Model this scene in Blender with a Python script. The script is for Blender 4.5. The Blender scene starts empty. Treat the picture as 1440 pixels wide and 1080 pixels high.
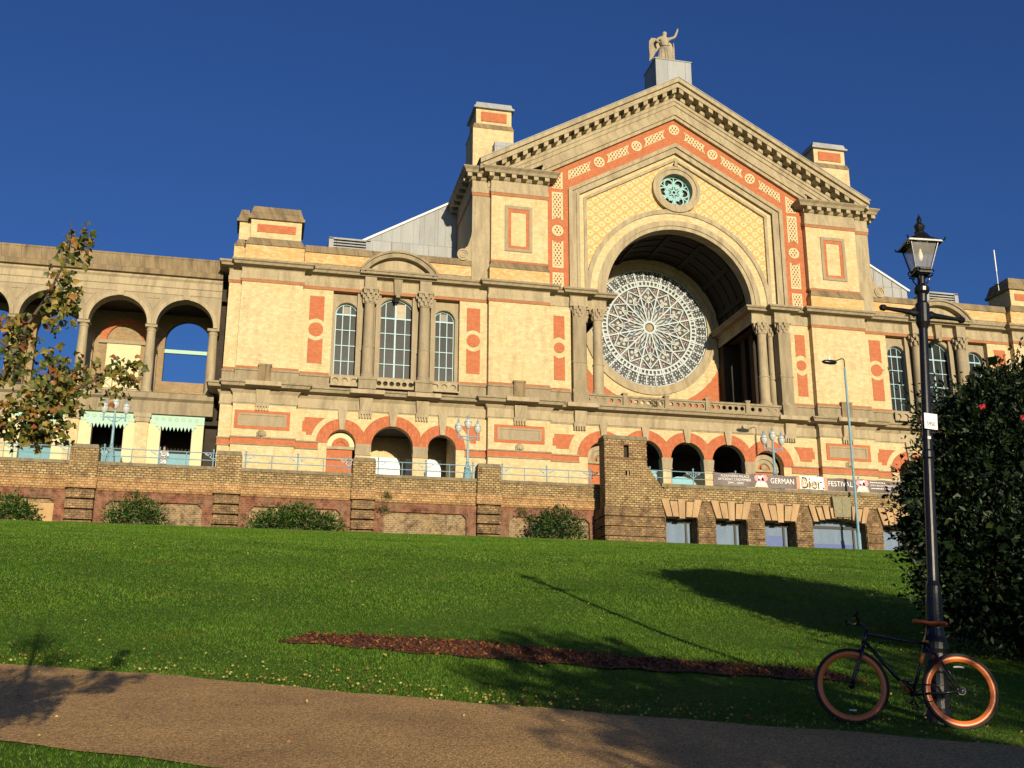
import bpy, bmesh, math, random
import numpy as np
from mathutils import Vector, Matrix
from mathutils.geometry import tessellate_polygon

random.seed(7)
rng = np.random.default_rng(11)
S = bpy.context.scene
PI = math.pi

# ------------------------------------------------------------------ camera
# metres; x runs along the facade (0 = axis of the round window), y goes into the hill, z = 0 is the eye height
CX, CY = -30.572, -75.0
cam = bpy.data.cameras.new("camera")
cam.sensor_width = 36.0
cam.lens = 36.0 * 1560 / 1440
cam.clip_start = 0.05
cam.clip_end = 3000
camo = bpy.data.objects.new("camera", cam)
S.collection.objects.link(camo)
r_ = Vector((0.97476269, -0.22323062, 0.00240702))
u_ = Vector((-0.06359126, -0.26731106, 0.96150972))
f_ = Vector((0.21399498, 0.93739687, 0.27476036))
M = Matrix((r_, u_, -f_)).transposed().to_4x4()
M.translation = Vector((CX, CY, 0))
camo.matrix_world = M
S.camera = camo

# ------------------------------------------------------------------ world, sun, exposure
SUN_DIR = Vector((-0.065, 1.0, -0.15)).normalized()          # the way the light travels
to_sun = -SUN_DIR
W = bpy.data.worlds.new("World")
S.world = W
W.use_nodes = True
wn, wl = W.node_tree.nodes, W.node_tree.links
sky = wn.new("ShaderNodeTexSky")
sky.sky_type = 'NISHITA'
sky.sun_disc = False
sky.sun_elevation = math.asin(to_sun.z)
sky.sun_rotation = math.atan2(to_sun.x, to_sun.y)
sky.altitude = 100
sky.air_density = 1.0
sky.dust_density = 1.0
sky.ozone_density = 6.0
bg = wn["Background"]
bg.inputs[1].default_value = 0.09
hs = wn.new("ShaderNodeHueSaturation")
hs.inputs["Saturation"].default_value = 1.0
hs.inputs["Hue"].default_value = 0.512
wl.new(sky.outputs[0], hs.inputs["Color"])
wl.new(hs.outputs[0], bg.inputs[0])
sun = bpy.data.lights.new("sun", 'SUN')
sun.energy = 4.9
sun.angle = math.radians(0.5)
sun.color = (1.0, 0.85, 0.61)
suno = bpy.data.objects.new("sun", sun)
S.collection.objects.link(suno)
suno.rotation_euler = SUN_DIR.to_track_quat('-Z', 'Y').to_euler()
suno.location = (CX, CY - 20, 30)
S.view_settings.view_transform = 'Standard'
S.view_settings.look = 'None'
S.view_settings.gamma = 1
S.view_settings.exposure = 0.27
S.render.resolution_x, S.render.resolution_y = 1024, 768
S.cycles.max_bounces = 5
S.cycles.diffuse_bounces = 1
S.cycles.transparent_max_bounces = 8


# ------------------------------------------------------------------ materials
def new_mat(name):
    m = bpy.data.materials.new(name)
    m.use_nodes = True
    return m, m.node_tree.nodes, m.node_tree.links, m.node_tree.nodes["Principled BSDF"]


def noise(n, l, vec, scale, detail=4, rough=0.6):
    t = n.new("ShaderNodeTexNoise")
    t.inputs["Scale"].default_value = scale
    t.inputs["Detail"].default_value = detail
    t.inputs["Roughness"].default_value = rough
    if vec is not None:
        l.new(vec, t.inputs["Vector"])
    return t.outputs[0]


def ramp(n, l, fac, stops):
    r = n.new("ShaderNodeValToRGB")
    e = r.color_ramp.elements
    while len(e) > len(stops):
        e.remove(e[-1])
    while len(e) < len(stops):
        e.new(0.5)
    for i, (p, c) in enumerate(stops):
        e[i].position = p
        e[i].color = (*c, 1) if len(c) == 3 else c
    l.new(fac, r.inputs[0])
    return r.outputs[0]


def mixc(n, l, fac, a, b, mode='MIX'):
    m = n.new("ShaderNodeMix")
    m.data_type = 'RGBA'
    m.blend_type = mode
    for s, v in ((m.inputs[0], fac), (m.inputs[6], a), (m.inputs[7], b)):
        if isinstance(v, (int, float)):
            s.default_value = v
        elif isinstance(v, tuple):
            s.default_value = (*v, 1)
        else:
            l.new(v, s)
    return m.outputs[2]


def mth(n, l, op, a, b=None):
    m = n.new("ShaderNodeMath")
    m.operation = op
    for s, v in ((m.inputs[0], a), (m.inputs[1], b)):
        if v is None:
            continue
        if isinstance(v, (int, float)):
            s.default_value = v
        else:
            l.new(v, s)
    return m.outputs[0]


def coords(n, l, flat=False, sx=1.0, sy=1.0):
    tc = n.new("ShaderNodeTexCoord")
    if not flat:
        return tc.outputs["Object"]
    sp = n.new("ShaderNodeSeparateXYZ")
    l.new(tc.outputs["Object"], sp.inputs[0])
    cb = n.new("ShaderNodeCombineXYZ")
    l.new(mth(n, l, 'MULTIPLY', mth(n, l, 'ADD', sp.outputs[0], sp.outputs[1]), sx), cb.inputs[0])
    l.new(mth(n, l, 'MULTIPLY', sp.outputs[2], sy), cb.inputs[1])
    return cb.outputs[0]


def bump(n, l, h, b, strength=0.3, dist=0.02):
    k = n.new("ShaderNodeBump")
    k.inputs["Strength"].default_value = strength
    k.inputs["Distance"].default_value = dist
    l.new(h, k.inputs["Height"])
    l.new(k.outputs[0], b.inputs["Normal"])


def plain(name, col, rough=0.6, metal=0.0, var=0.12, scale=6.0, spec=0.5, bmp=0.0):
    m, n, l, b = new_mat(name)
    v = coords(n, l)
    f = noise(n, l, v, scale)
    d = tuple(c * (1 - var) for c in col)
    e = tuple(min(1, c * (1 + var)) for c in col)
    l.new(ramp(n, l, f, [(0.3, d), (0.7, e)]), b.inputs["Base Color"])
    b.inputs["Roughness"].default_value = rough
    b.inputs["Metallic"].default_value = metal
    b.inputs["Specular IOR Level"].default_value = spec
    if bmp:
        bump(n, l, f, b, bmp)
    return m


def stone(name, col, dark, amount=0.5, block=None, warm=(0.5, 0.33, 0.16)):
    """Weathered stone: soot in streaks that run down, blotches, faint block joints."""
    m, n, l, b = new_mat(name)
    v = coords(n, l)
    vf = coords(n, l, True, 1.0, 0.16)
    st = noise(n, l, vf, 2.2, 5, 0.65)
    bl = noise(n, l, v, 0.55, 6, 0.7)
    fi = noise(n, l, v, 9.0, 4, 0.7)
    c = ramp(n, l, fi, [(0.25, tuple(x * 0.82 for x in col)), (0.75, tuple(x * 1.12 for x in col))])
    c = mixc(n, l, ramp(n, l, bl, [(0.45, (0, 0, 0)), (0.75, (0.6, 0.6, 0.6))]), c, warm)
    k = mth(n, l, 'MULTIPLY', ramp(n, l, st, [(0.42, (0, 0, 0)), (0.72, (1, 1, 1))]), amount)
    c = mixc(n, l, k, c, dark)
    if block:
        br = n.new("ShaderNodeTexBrick")
        l.new(coords(n, l, True), br.inputs["Vector"])
        br.inputs["Color1"].default_value = (1, 1, 1, 1)
        br.inputs["Color2"].default_value = (0.86, 0.86, 0.86, 1)
        br.inputs["Mortar"].default_value = (0.45, 0.43, 0.4, 1)
        br.inputs["Scale"].default_value = 1
        br.inputs["Mortar Size"].default_value = 0.014
        br.inputs["Brick Width"].default_value = block[0]
        br.inputs["Row Height"].default_value = block[1]
        c = mixc(n, l, 1.0, c, br.outputs[0], 'MULTIPLY')
    l.new(c, b.inputs["Base Color"])
    b.inputs["Roughness"].default_value = 0.85
    b.inputs["Specular IOR Level"].default_value = 0.25
    bump(n, l, fi, b, 0.35, 0.03)
    return m


def brick(name, c1, c2, mortar, w=0.235, h=0.078, ms=0.012, blotch=None, bamt=0.4, bscale=0.5, soot=0.0, grime=0.0):
    m, n, l, b = new_mat(name)
    v = coords(n, l)
    br = n.new("ShaderNodeTexBrick")
    l.new(coords(n, l, True), br.inputs["Vector"])
    br.inputs["Color1"].default_value = (*c1, 1)
    br.inputs["Color2"].default_value = (*c2, 1)
    br.inputs["Mortar"].default_value = (*mortar, 1)
    br.inputs["Scale"].default_value = 1
    br.inputs["Mortar Size"].default_value = ms
    br.inputs["Mortar Smooth"].default_value = 0.2
    br.inputs["Brick Width"].default_value = w
    br.inputs["Row Height"].default_value = h
    c = br.outputs[0]
    if blotch:
        f = ramp(n, l, noise(n, l, v, bscale, 7, 0.72), [(0.42, (0, 0, 0)), (0.7, (1, 1, 1))])
        c = mixc(n, l, mth(n, l, 'MULTIPLY', f, bamt), c, blotch)
    if soot:
        f = ramp(n, l, noise(n, l, coords(n, l, True, 1, 0.2), 1.7, 5, 0.7), [(0.5, (0, 0, 0)), (0.75, (1, 1, 1))])
        c = mixc(n, l, mth(n, l, 'MULTIPLY', f, soot), c, tuple(x * 0.25 for x in c1))
    if grime:
        f = ramp(n, l, noise(n, l, v, 1.9, 8, 0.82), [(0.38, (0.28, 0.25, 0.22)), (0.5, (0.85, 0.85, 0.85)), (0.68, (1.25, 1.22, 1.15))])
        c = mixc(n, l, grime, c, f, 'MULTIPLY')
    f2 = noise(n, l, v, 3.1, 5, 0.7)
    c = mixc(n, l, 1.0, c, ramp(n, l, f2, [(0.25, (0.8, 0.8, 0.8)), (0.75, (1.12, 1.12, 1.12))]), 'MULTIPLY')
    l.new(c, b.inputs["Base Color"])
    b.inputs["Roughness"].default_value = 0.85
    b.inputs["Specular IOR Level"].default_value = 0.2
    bump(n, l, br.outputs[1], b, -0.4, 0.02)
    return m


def diaper(name, field, dot, ring, px, pz, th_dot, th_ring):
    """Staggered cells on the wall plane: dots inside pale lozenges inside a coloured net."""
    m, n, l, b = new_mat(name)
    tc = n.new("ShaderNodeTexCoord")
    sp = n.new("ShaderNodeSeparateXYZ")
    l.new(tc.outputs["Object"], sp.inputs[0])
    a = mth(n, l, 'COSINE', mth(n, l, 'MULTIPLY', sp.outputs[0], 2 * PI / px))
    c = mth(n, l, 'COSINE', mth(n, l, 'MULTIPLY', sp.outputs[2], 2 * PI / pz))
    s = mth(n, l, 'ABSOLUTE', mth(n, l, 'ADD', a, c))
    s = mth(n, l, 'MULTIPLY', s, 0.5)
    k = n.new("ShaderNodeValToRGB")
    k.color_ramp.interpolation = 'CONSTANT'
    e = k.color_ramp.elements
    e[0].position = 0
    e[0].color = (*ring, 1)
    e[1].position = th_ring
    e[1].color = (*field, 1)
    e2 = e.new(th_dot)
    e2.color = (*dot, 1)
    l.new(s, k.inputs[0])
    f2 = noise(n, l, tc.outputs["Object"], 4.0)
    l.new(mixc(n, l, 1.0, k.outputs[0], ramp(n, l, f2, [(0.3, (0.85, 0.85, 0.85)), (0.7, (1.1, 1.1, 1.1))]), 'MULTIPLY'),
          b.inputs["Base Color"])
    b.inputs["Roughness"].default_value = 0.85
    return m


def leafmat(name, stops, rough=0.45, trans=0.25, spec=0.5):
    m, n, l, b = new_mat(name)
    g = n.new("ShaderNodeNewGeometry")
    c = ramp(n, l, g.outputs["Random Per Island"], stops)
    l.new(c, b.inputs["Base Color"])
    b.inputs["Roughness"].default_value = rough
    b.inputs["Specular IOR Level"].default_value = spec
    if trans:
        t = n.new("ShaderNodeBsdfTranslucent")
        l.new(c, t.inputs[0])
        x = n.new("ShaderNodeMixShader")
        x.inputs[0].default_value = trans
        l.new(b.outputs[0], x.inputs[1])
        l.new(t.outputs[0], x.inputs[2])
        l.new(x.outputs[0], n["Material Output"].inputs[0])
    return m


YB = brick("yellow_brick", (0.66, 0.55, 0.32), (0.56, 0.43, 0.21), (0.50, 0.42, 0.28), 0.30, 0.15, 0.018, blotch=(0.62, 0.40, 0.17), bamt=0.4, bscale=0.35, soot=0.35)
YB2 = brick("yellow_brick_bands", (0.66, 0.54, 0.30), (0.50, 0.32, 0.10), (0.45, 0.36, 0.2), 0.3, 0.12, 0.02, blotch=(0.60, 0.30, 0.10), bamt=0.8, bscale=0.5)
STR = brick("dull_red_brick_course", (0.40, 0.14, 0.06), (0.33, 0.11, 0.05), (0.35, 0.2, 0.1), blotch=(0.35, 0.2, 0.1), bamt=.6, bscale=.9)
RB = brick("orange_brick", (0.48, 0.165, 0.073), (0.39, 0.12, 0.052), (0.46, 0.17, 0.08), blotch=(0.42, 0.13, 0.06), bamt=0.45, bscale=0.8)
VB = brick("red_voussoir_brick", (0.52, 0.18, 0.08), (0.42, 0.12, 0.05), (0.35, 0.12, 0.06), 0.11, 0.33, 0.016)
ST = stone("buff_stone", (0.32, 0.265, 0.17), (0.12, 0.098, 0.066), 0.65, None, (0.28, 0.22, 0.125))
STL = stone("pale_stone", (0.42, 0.35, 0.225), (0.15, 0.12, 0.078), 0.65, None, (0.35, 0.275, 0.16))
STD = stone("sooty_stone", (0.29, 0.22, 0.125), (0.08, 0.062, 0.042), 0.8, (1.3, 1.6), (0.26, 0.18, 0.09))
STU = stone("grey_stucco", (0.34, 0.285, 0.19), (0.19, 0.15, 0.1), 0.55, None, (0.42, 0.31, 0.17))
DIA = diaper("diaper_brick", (0.62, 0.49, 0.25), (0.34, 0.19, 0.07), (0.56, 0.35, 0.13), 0.95, 0.8, 0.955, 0.30)
LAT = diaper("lattice_terracotta", (0.60, 0.49, 0.28), (0.22, 0.06, 0.03), (0.60, 0.49, 0.28), 0.27, 0.42, 0.55, 0.02)
LEAD = stone("lead_sheet", (0.38, 0.395, 0.40), (0.24, 0.25, 0.25), 0.4, (1.5, 3.2), (0.40, 0.40, 0.38))
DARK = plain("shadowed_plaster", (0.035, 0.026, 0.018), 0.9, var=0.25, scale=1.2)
DARKG = plain("window_glass", (0.028, 0.03, 0.03), 0.35, var=0.4, scale=0.9, spec=0.1)
CREAM = plain("cream_paint", (0.58, 0.53, 0.31), 0.7, var=0.06, scale=1.0)
MINT = plain("mint_paint", (0.33, 0.53, 0.42), 0.6, var=0.06, scale=1.0)
BARS = plain("pale_blue_paint", (0.30, 0.47, 0.52), 0.5, var=0.08)
VAULT = stone("shade_dark_vault_plaster", (0.04, 0.031, 0.021), (0.02, 0.016, 0.012), 0.6, None, (0.035, 0.026, 0.017))  # near-black base colour carries the deep shade of the porch
WHITEB = plain("white_tracery_paint", (0.40, 0.46, 0.465), 0.5, var=0.06)
TEALP = plain("blue_iron_paint", (0.17, 0.31, 0.38), 0.45, var=0.15)
TEALD = plain("teal_hoarding_paint", (0.07, 0.24, 0.30), 0.5, var=0.12, scale=2)
GLOBE = plain("lamp_globe_glass", (0.48, 0.49, 0.48), 0.25, var=0.08)
BLACK = plain("black_iron_paint", (0.008, 0.008, 0.009), 0.27, var=0.3, scale=20, spec=0.4, bmp=0.03)
WHITE = plain("white_board", (0.82, 0.82, 0.80), 0.6, var=0.03)
SLATE = stone("painted_metal_sheet", (0.17, 0.235, 0.33), (0.10, 0.14, 0.20), 0.5, None, (0.20, 0.25, 0.32))
BLUEP = plain("blue_paint_strip", (0.06, 0.10, 0.28), 0.5)


# ------------------------------------------------------------------ mesh helpers
class MB:
    """Collects shapes in palace coordinates (x along facade, y into depth, z up) and links them as ONE mesh."""
    def __init__(self, mirror=1):
        self.v, self.f, self.mi, self.s = [], [], mirror, 0

    def add(self, vs, fs):
        o = len(self.v)
        m = self.mi
        self.v += [(p[0] * m, p[1], p[2]) for p in vs]
        self.f += [tuple(i + o for i in q) for q in fs]
        return self

    def box(self, x0, x1, y0, y1, z0, z1, tx=0, ty=0):
        """tx, ty: how far each side of the TOP is drawn in."""
        vs = [(x0, y0, z0), (x1, y0, z0), (x1, y1, z0), (x0, y1, z0),
              (x0 + tx, y0 + ty, z1), (x1 - tx, y0 + ty, z1), (x1 - tx, y1 - ty, z1), (x0 + tx, y1 - ty, z1)]
        return self.add(vs, [(0, 3, 2, 1), (4, 5, 6, 7), (0, 1, 5, 4), (1, 2, 6, 5), (2, 3, 7, 6), (3, 0, 4, 7)])

    def plate(self, loops, y0, y1):
        """Extruded plate in the x-z plane; first loop is the outline, the others are holes."""
        tri = tessellate_polygon([[Vector((p[0], p[1], 0)) for p in lp] for lp in loops])
        flat = [p for lp in loops for p in lp]
        n = len(flat)
        vs = [(p[0], y0, p[1]) for p in flat] + [(p[0], y1, p[1]) for p in flat]
        fs = [tuple(t) for t in tri] + [tuple(i + n for i in reversed(t)) for t in tri]
        o = 0
        for lp in loops:
            k = len(lp)
            fs += [(o + i, o + (i + 1) % k, n + o + (i + 1) % k, n + o + i) for i in range(k)]
            o += k
        return self.add(vs, fs)

    def rect(self, x0, x1, z0, z1, y0, y1):
        return self.box(x0, x1, y0, y1, z0, z1)

    def ring(self, cx, cz, r0, r1, y0, y1, a0=0.0, a1=PI, seg=40, clip=None):
        full = abs(a1 - a0) >= 2 * PI - 1e-6
        n = seg if full else seg + 1
        vs = []
        for i in range(n):
            a = a0 + (a1 - a0) * i / seg
            c, s = math.cos(a), math.sin(a)
            ro = r1
            if clip:
                lo, hi = clip
                if c > 1e-6 and hi is not None:
                    ro = min(ro, (hi - cx) / c)
                if c < -1e-6 and lo is not None:
                    ro = min(ro, (lo - cx) / c)
                ro = max(ro, r0 + 0.01)
            for r, y in ((r0, y0), (ro, y0), (ro, y1), (r0, y1)):
                vs.append((cx + r * c, y, cz + r * s))
        fs = []
        for i in range(seg):
            j = (i + 1) % n
            for k in range(4):
                kk = (k + 1) % 4
                fs.append((i * 4 + k, j * 4 + k, j * 4 + kk, i * 4 + kk))
        if not full:
            fs += [(0, 1, 2, 3), tuple((n - 1) * 4 + k for k in (3, 2, 1, 0))]
        return self.add(vs, fs)

    def lathe(self, prof, x, y, z=0, seg=20, axis='z', sq=1.0):
        """Turn (r, h) pairs about a vertical (or y) axis."""
        vs, fs = [], []
        for r, h in prof:
            for i in range(seg):
                a = 2 * PI * i / seg
                if axis == 'z':
                    vs.append((x + r * math.cos(a), y + r * sq * math.sin(a), z + h))
                elif axis == 'y':
                    vs.append((x + r * math.cos(a), y + h, z + r * math.sin(a)))
                else:
                    vs.append((x + h, y + r * math.cos(a), z + r * math.sin(a)))
        m = len(prof)
        for k in range(m - 1):
            for i in range(seg):
                j = (i + 1) % seg
                fs.append((k * seg + i, k * seg + j, (k + 1) * seg + j, (k + 1) * seg + i))
        fs += [tuple(range(seg))[::-1], tuple((m - 1) * seg + i for i in range(seg))]
        return self.add(vs, fs)

    def sphere(self, x, y, z, r, seg=14, rings=8, sx=1, sy=1, sz=1):
        prof = [(max(1e-4, math.sin(PI * i / rings)), -math.cos(PI * i / rings)) for i in range(rings + 1)]
        vs, fs = [], []
        for q, h in prof:
            for i in range(seg):
                a = 2 * PI * i / seg
                vs.append((x + r * sx * q * math.cos(a), y + r * sy * q * math.sin(a), z + r * sz * h))
        for k in range(rings):
            for i in range(seg):
                j = (i + 1) % seg
                fs.append((k * seg + i, k * seg + j, (k + 1) * seg + j, (k + 1) * seg + i))
        return self.add(vs, fs)

    def tube(self, pts, r, seg=8, r1=None, closed=False):
        pts = [Vector(p) for p in pts]
        n = len(pts)
        vs, fs = [], []
        up = None
        for i, p in enumerate(pts):
            a = pts[i - 1] if (i > 0 or closed) else p
            b = pts[(i + 1) % n] if (i < n - 1 or closed) else p
            t = (b - a).normalized()
            if up is None:
                up = t.orthogonal().normalized()
            up = (up - t * up.dot(t))
            up = up.normalized() if up.length > 1e-6 else t.orthogonal().normalized()
            w = t.cross(up)
            q = r if r1 is None else (r + (r1 - r) * i / max(1, n - 1))
            if isinstance(r, (list, tuple)):
                q = r[i]
            for k in range(seg):
                an = 2 * PI * k / seg
                vs.append(p + up * (q * math.cos(an)) + w * (q * math.sin(an)))
        for i in range(n if closed else n - 1):
            j = (i + 1) % n
            for k in range(seg):
                kk = (k + 1) % seg
                fs.append((i * seg + k, i * seg + kk, j * seg + kk, j * seg + k))
        if not closed:
            fs += [tuple(range(seg))[::-1], tuple((n - 1) * seg + k for k in range(seg))]
        return self.add([tuple(p) for p in vs], fs)

    def sweep(self, prof, path):
        """Moulding: closed profile of (outward, z) drawn along plan points; outward is to the right of the way."""
        P = [Vector((p[0], p[1])) for p in path]
        n, k = len(P), len(prof)
        vs, fs = [], []
        for i in range(n):
            d1 = (P[i] - P[i - 1]).normalized() if i else None
            d2 = (P[i + 1] - P[i]).normalized() if i < n - 1 else None
            d1 = d1 or d2
            d2 = d2 or d1
            n1, n2 = Vector((d1.y, -d1.x)), Vector((d2.y, -d2.x))
            m = (n1 + n2) / (1 + n1.dot(n2))
            for o, z in prof:
                q = P[i] + m * o
                vs.append((q.x, q.y, z))
        for i in range(n - 1):
            for a in range(k):
                b = (a + 1) % k
                fs.append((i * k + a, i * k + b, (i + 1) * k + b, (i + 1) * k + a))
        fs += [tuple(range(k)), tuple((n - 1) * k + a for a in range(k))[::-1]]
        return self.add(vs, fs)

    def chevron(self, zt, zb, w, y0, y1, sl):
        """Band that follows both rakes of a gable."""
        for s in (1, -1):
            p = [(0, zt), (s * w, zt - sl * w), (s * w, zb - sl * w), (0, zb)]
            self.plate([p], y0, y1)
        return self

    def bar(self, a, b, w, y0, y1):
        """Flat bar between two points of the x-z plane."""
        dx, dz = b[0] - a[0], b[1] - a[1]
        L = math.hypot(dx, dz) or 1
        nx, nz = -dz / L * w / 2, dx / L * w / 2
        q = [(a[0] + nx, a[1] + nz), (b[0] + nx, b[1] + nz), (b[0] - nx, b[1] - nz), (a[0] - nx, a[1] - nz)]
        vs = [(p[0], y, p[1]) for y in (y0, y1) for p in q]
        return self.add(vs, [(0, 1, 2, 3), (7, 6, 5, 4), (0, 4, 5, 1), (1, 5, 6, 2), (2, 6, 7, 3), (3, 7, 4, 0)])

    def build(self, name, mat, parent=None, smooth=False, local=False, bevel=0.0):
        me = bpy.data.meshes.new(name)
        o = parent.location if (parent and not local) else Vector((0, 0, 0))
        if parent and parent.parent and not local:
            o = o + parent.parent.location
        me.from_pydata([(p[0] - o.x, p[1] - o.y, p[2] - o.z) for p in self.v], [], self.f)
        bm = bmesh.new()
        bm.from_mesh(me)
        bmesh.ops.recalc_face_normals(bm, faces=bm.faces)
        bm.to_mesh(me)
        bm.free()
        if smooth:
            me.polygons.foreach_set("use_smooth", [True] * len(me.polygons))
        mats = mat if isinstance(mat, (list, tuple)) else [mat]
        for q in mats:
            me.materials.append(q)
        ob = bpy.data.objects.new(name, me)
        S.collection.objects.link(ob)
        if parent:
            ob.parent = parent
        if smooth == 'auto':
            pass
        return ob


def tag(o, label=None, cat=None, group=None, kind=None):
    for k, v in (("label", label), ("category", cat), ("group", group), ("kind", kind)):
        if v:
            o[k] = v
    return o


def thing(name, label, cat, loc, group=None, rz=0.0):
    o = bpy.data.objects.new(name, None)
    o.empty_display_size = 0.2
    S.collection.objects.link(o)
    o.location = loc
    o.rotation_euler = (0, 0, rz)
    return tag(o, label, cat, group)


def copy_tree(o, parent=None):
    c = o.copy()
    S.collection.objects.link(c)
    c.parent = parent
    for ch in o.children:
        copy_tree(ch, c)
    return c


def np_mesh(name, verts, faces, mat, parent=None, smooth=False):
    me = bpy.data.meshes.new(name)
    verts = np.asarray(verts, dtype=np.float32)
    faces = np.asarray(faces, dtype=np.int32)
    k = faces.shape[1]
    me.vertices.add(len(verts))
    me.vertices.foreach_set("co", verts.ravel())
    me.loops.add(faces.size)
    me.loops.foreach_set("vertex_index", faces.ravel())
    me.polygons.add(len(faces))
    me.polygons.foreach_set("loop_start", np.arange(0, faces.size, k, dtype=np.int32))
    me.polygons.foreach_set("loop_total", np.full(len(faces), k, dtype=np.int32))
    if smooth:
        me.polygons.foreach_set("use_smooth", np.ones(len(faces), dtype=bool))
    me.update(calc_edges=True)
    me.validate()
    me.materials.append(mat)
    ob = bpy.data.objects.new(name, me)
    S.collection.objects.link(ob)
    if parent:
        ob.parent = parent
    return ob


def arch_loop(c, z0, zs, r, seg=24):
    return [(c - r, z0)] + [(c - r * math.cos(PI * i / seg), zs + r * math.sin(PI * i / seg)) for i in range(seg + 1)] + [(c + r, z0)]


def circ_loop(c, z, r, seg=24):
    return [(c + r * math.cos(2 * PI * i / seg), z + r * math.sin(2 * PI * i / seg)) for i in range(seg)]


# ------------------------------------------------------------------ ground
GK = np.array([(-400, -60.5), (0, -1.6), (9.5, -.2), (12, .2), (16, .95), (22, 2.25), (27, 3.3), (35, 4.72), (50, 7.08), (64, 9.3), (68, 9.55)], float)
_yy = np.arange(-400, 68.01, 0.5)
_zz = np.interp(_yy, GK[:, 0], GK[:, 1])
_k = np.ones(5) / 5
_zs = np.convolve(np.pad(_zz, 2, mode='edge'), _k, mode='valid')
_zs[:4], _zs[-12:] = _zz[:4], _zz[-12:]


def gz(yc):
    """Height of the ground at yc metres in front of the camera."""
    return np.interp(yc, _yy, _zs)


def P(xc, yc, z=None):
    """Point given from the camera's foot."""
    return Vector((xc + CX, yc + CY, float(gz(yc)) if z is None else z))


def grassmat():
    m, n, l, b = new_mat("lawn_soil_and_turf")
    v = coords(n, l)
    f = noise(n, l, v, 0.35, 6, 0.65)
    g = noise(n, l, v, 9, 5, 0.7)
    c = ramp(n, l, f, [(0.3, (0.060, 0.125, 0.012)), (0.7, (0.09, 0.18, 0.018))])
    c = mixc(n, l, 1.0, c, ramp(n, l, g, [(0.3, (0.6, 0.6, 0.6)), (0.7, (1.3, 1.3, 1.3))]), 'MULTIPLY')
    l.new(c, b.inputs["Base Color"])
    b.inputs["Roughness"].default_value = 0.9
    b.inputs["Specular IOR Level"].default_value = 0.1
    bump(n, l, noise(n, l, v, 30, 4, 0.7), b, 1.0, 0.05)
    return m


def sheet(name, xs, ys, zf, mat):
    X, Y = np.meshgrid(xs, ys)
    Z = zf(X, Y)
    v = np.stack([X + CX, Y + CY, Z], -1).reshape(-1, 3)
    nx, ny = len(xs), len(ys)
    i = (np.arange(ny - 1)[:, None] * nx + np.arange(nx - 1)[None, :]).ravel()
    f = np.stack([i, i + 1, i + 1 + nx, i + nx], -1)
    return np_mesh(name, v, f, mat, smooth=True)


lawn = sheet("lawn", np.array([-400, -100, -40, -20, -10, 0, 10, 20, 40, 60, 100, 400.]), _yy[(_yy > -399)], lambda X, Y: gz(Y), grassmat())
tag(lawn, kind="structure")


def path_far(x):
    return np.interp(x, [-30, -2.54, -0.71, 1.01, 2.56, 3.9, 5.12, 6.3, 12, 30], [28.5, 12.79, 12.1, 11.12, 10.31, 9.62, 9.05, 8.35, 5.0, -6])


def path_near(x):
    return np.interp(x, [-30, -1.69, -1.02, -0.38, 3, 30], [26.5, 8.85, 8.45, 8.05, 5.9, -12])


def mulch_inside(x, y):
    t = np.interp(x, [0.3, 0.75, 1.65, 2.7, 3.7, 4.8, 6.7, 8.2], [14.74, 15.4, 15.35, 15.0, 14.4, 13.7, 12.85, 12.3])
    b = np.interp(x, [0.3, 1.1, 1.76, 2.9, 4.1, 5.2, 6.4, 8.2], [14.7, 14.36, 13.95, 13.45, 12.85, 12.5, 12.1, 11.6])
    w = 0.07 * np.sin(x * 9) + 0.05 * np.sin(x * 23 + y * 3)
    return (x > 0.3) & (x < 6.9) & (y < t + w) & (y > b + w)


def gravelmat():
    m, n, l, b = new_mat("path_bound_gravel")
    v = coords(n, l)
    f = noise(n, l, v, 0.8, 5, 0.6)
    vo = n.new("ShaderNodeTexVoronoi")
    vo.inputs["Scale"].default_value = 80
    l.new(v, vo.inputs["Vector"])
    c = ramp(n, l, f, [(0.28, (0.34, 0.205, 0.078)), (0.5, (0.46, 0.285, 0.11)), (0.72, (0.54, 0.335, 0.13))])
    sp = n.new("ShaderNodeSeparateColor")
    l.new(vo.outputs["Color"], sp.inputs[0])
    c = mixc(n, l, 1.0, c, ramp(n, l, sp.outputs[0], [(0.0, (0.42, 0.40, 0.36)), (0.6, (0.97, 0.97, 0.97)), (1.0, (1.6, 1.5, 1.35))]), 'MULTIPLY')
    l.new(c, b.inputs["Base Color"])
    b.inputs["Roughness"].default_value = 0.85
    bump(n, l, vo.outputs["Distance"], b, 0.9, 0.012)
    return m


def strip(name, x0, x1, n, lo, hi, m, lift, mat):
    xs = np.linspace(x0, x1, n)
    T = np.linspace(0, 1, m)
    L, H = lo(xs), hi(xs)
    Y = L[None, :] + (H - L)[None, :] * T[:, None]
    X = np.broadcast_to(xs[None, :], Y.shape)
    v = np.stack([X + CX, Y + CY, gz(Y) + lift], -1).reshape(-1, 3)
    i = (np.arange(m - 1)[:, None] * n + np.arange(n - 1)[None, :]).ravel()
    f = np.stack([i, i + 1, i + 1 + n, i + n], -1)
    return np_mesh(name, v, f, mat, smooth=True)


path = strip("path", -30, 30, 400, lambda x: path_near(x) + 0.03 * np.sin(x * 7), lambda x: path_far(x) + 0.035 * np.sin(x * 5.3) + 0.02 * np.sin(x * 17), 40, 0.015, gravelmat())
tag(path, kind="structure")

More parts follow.
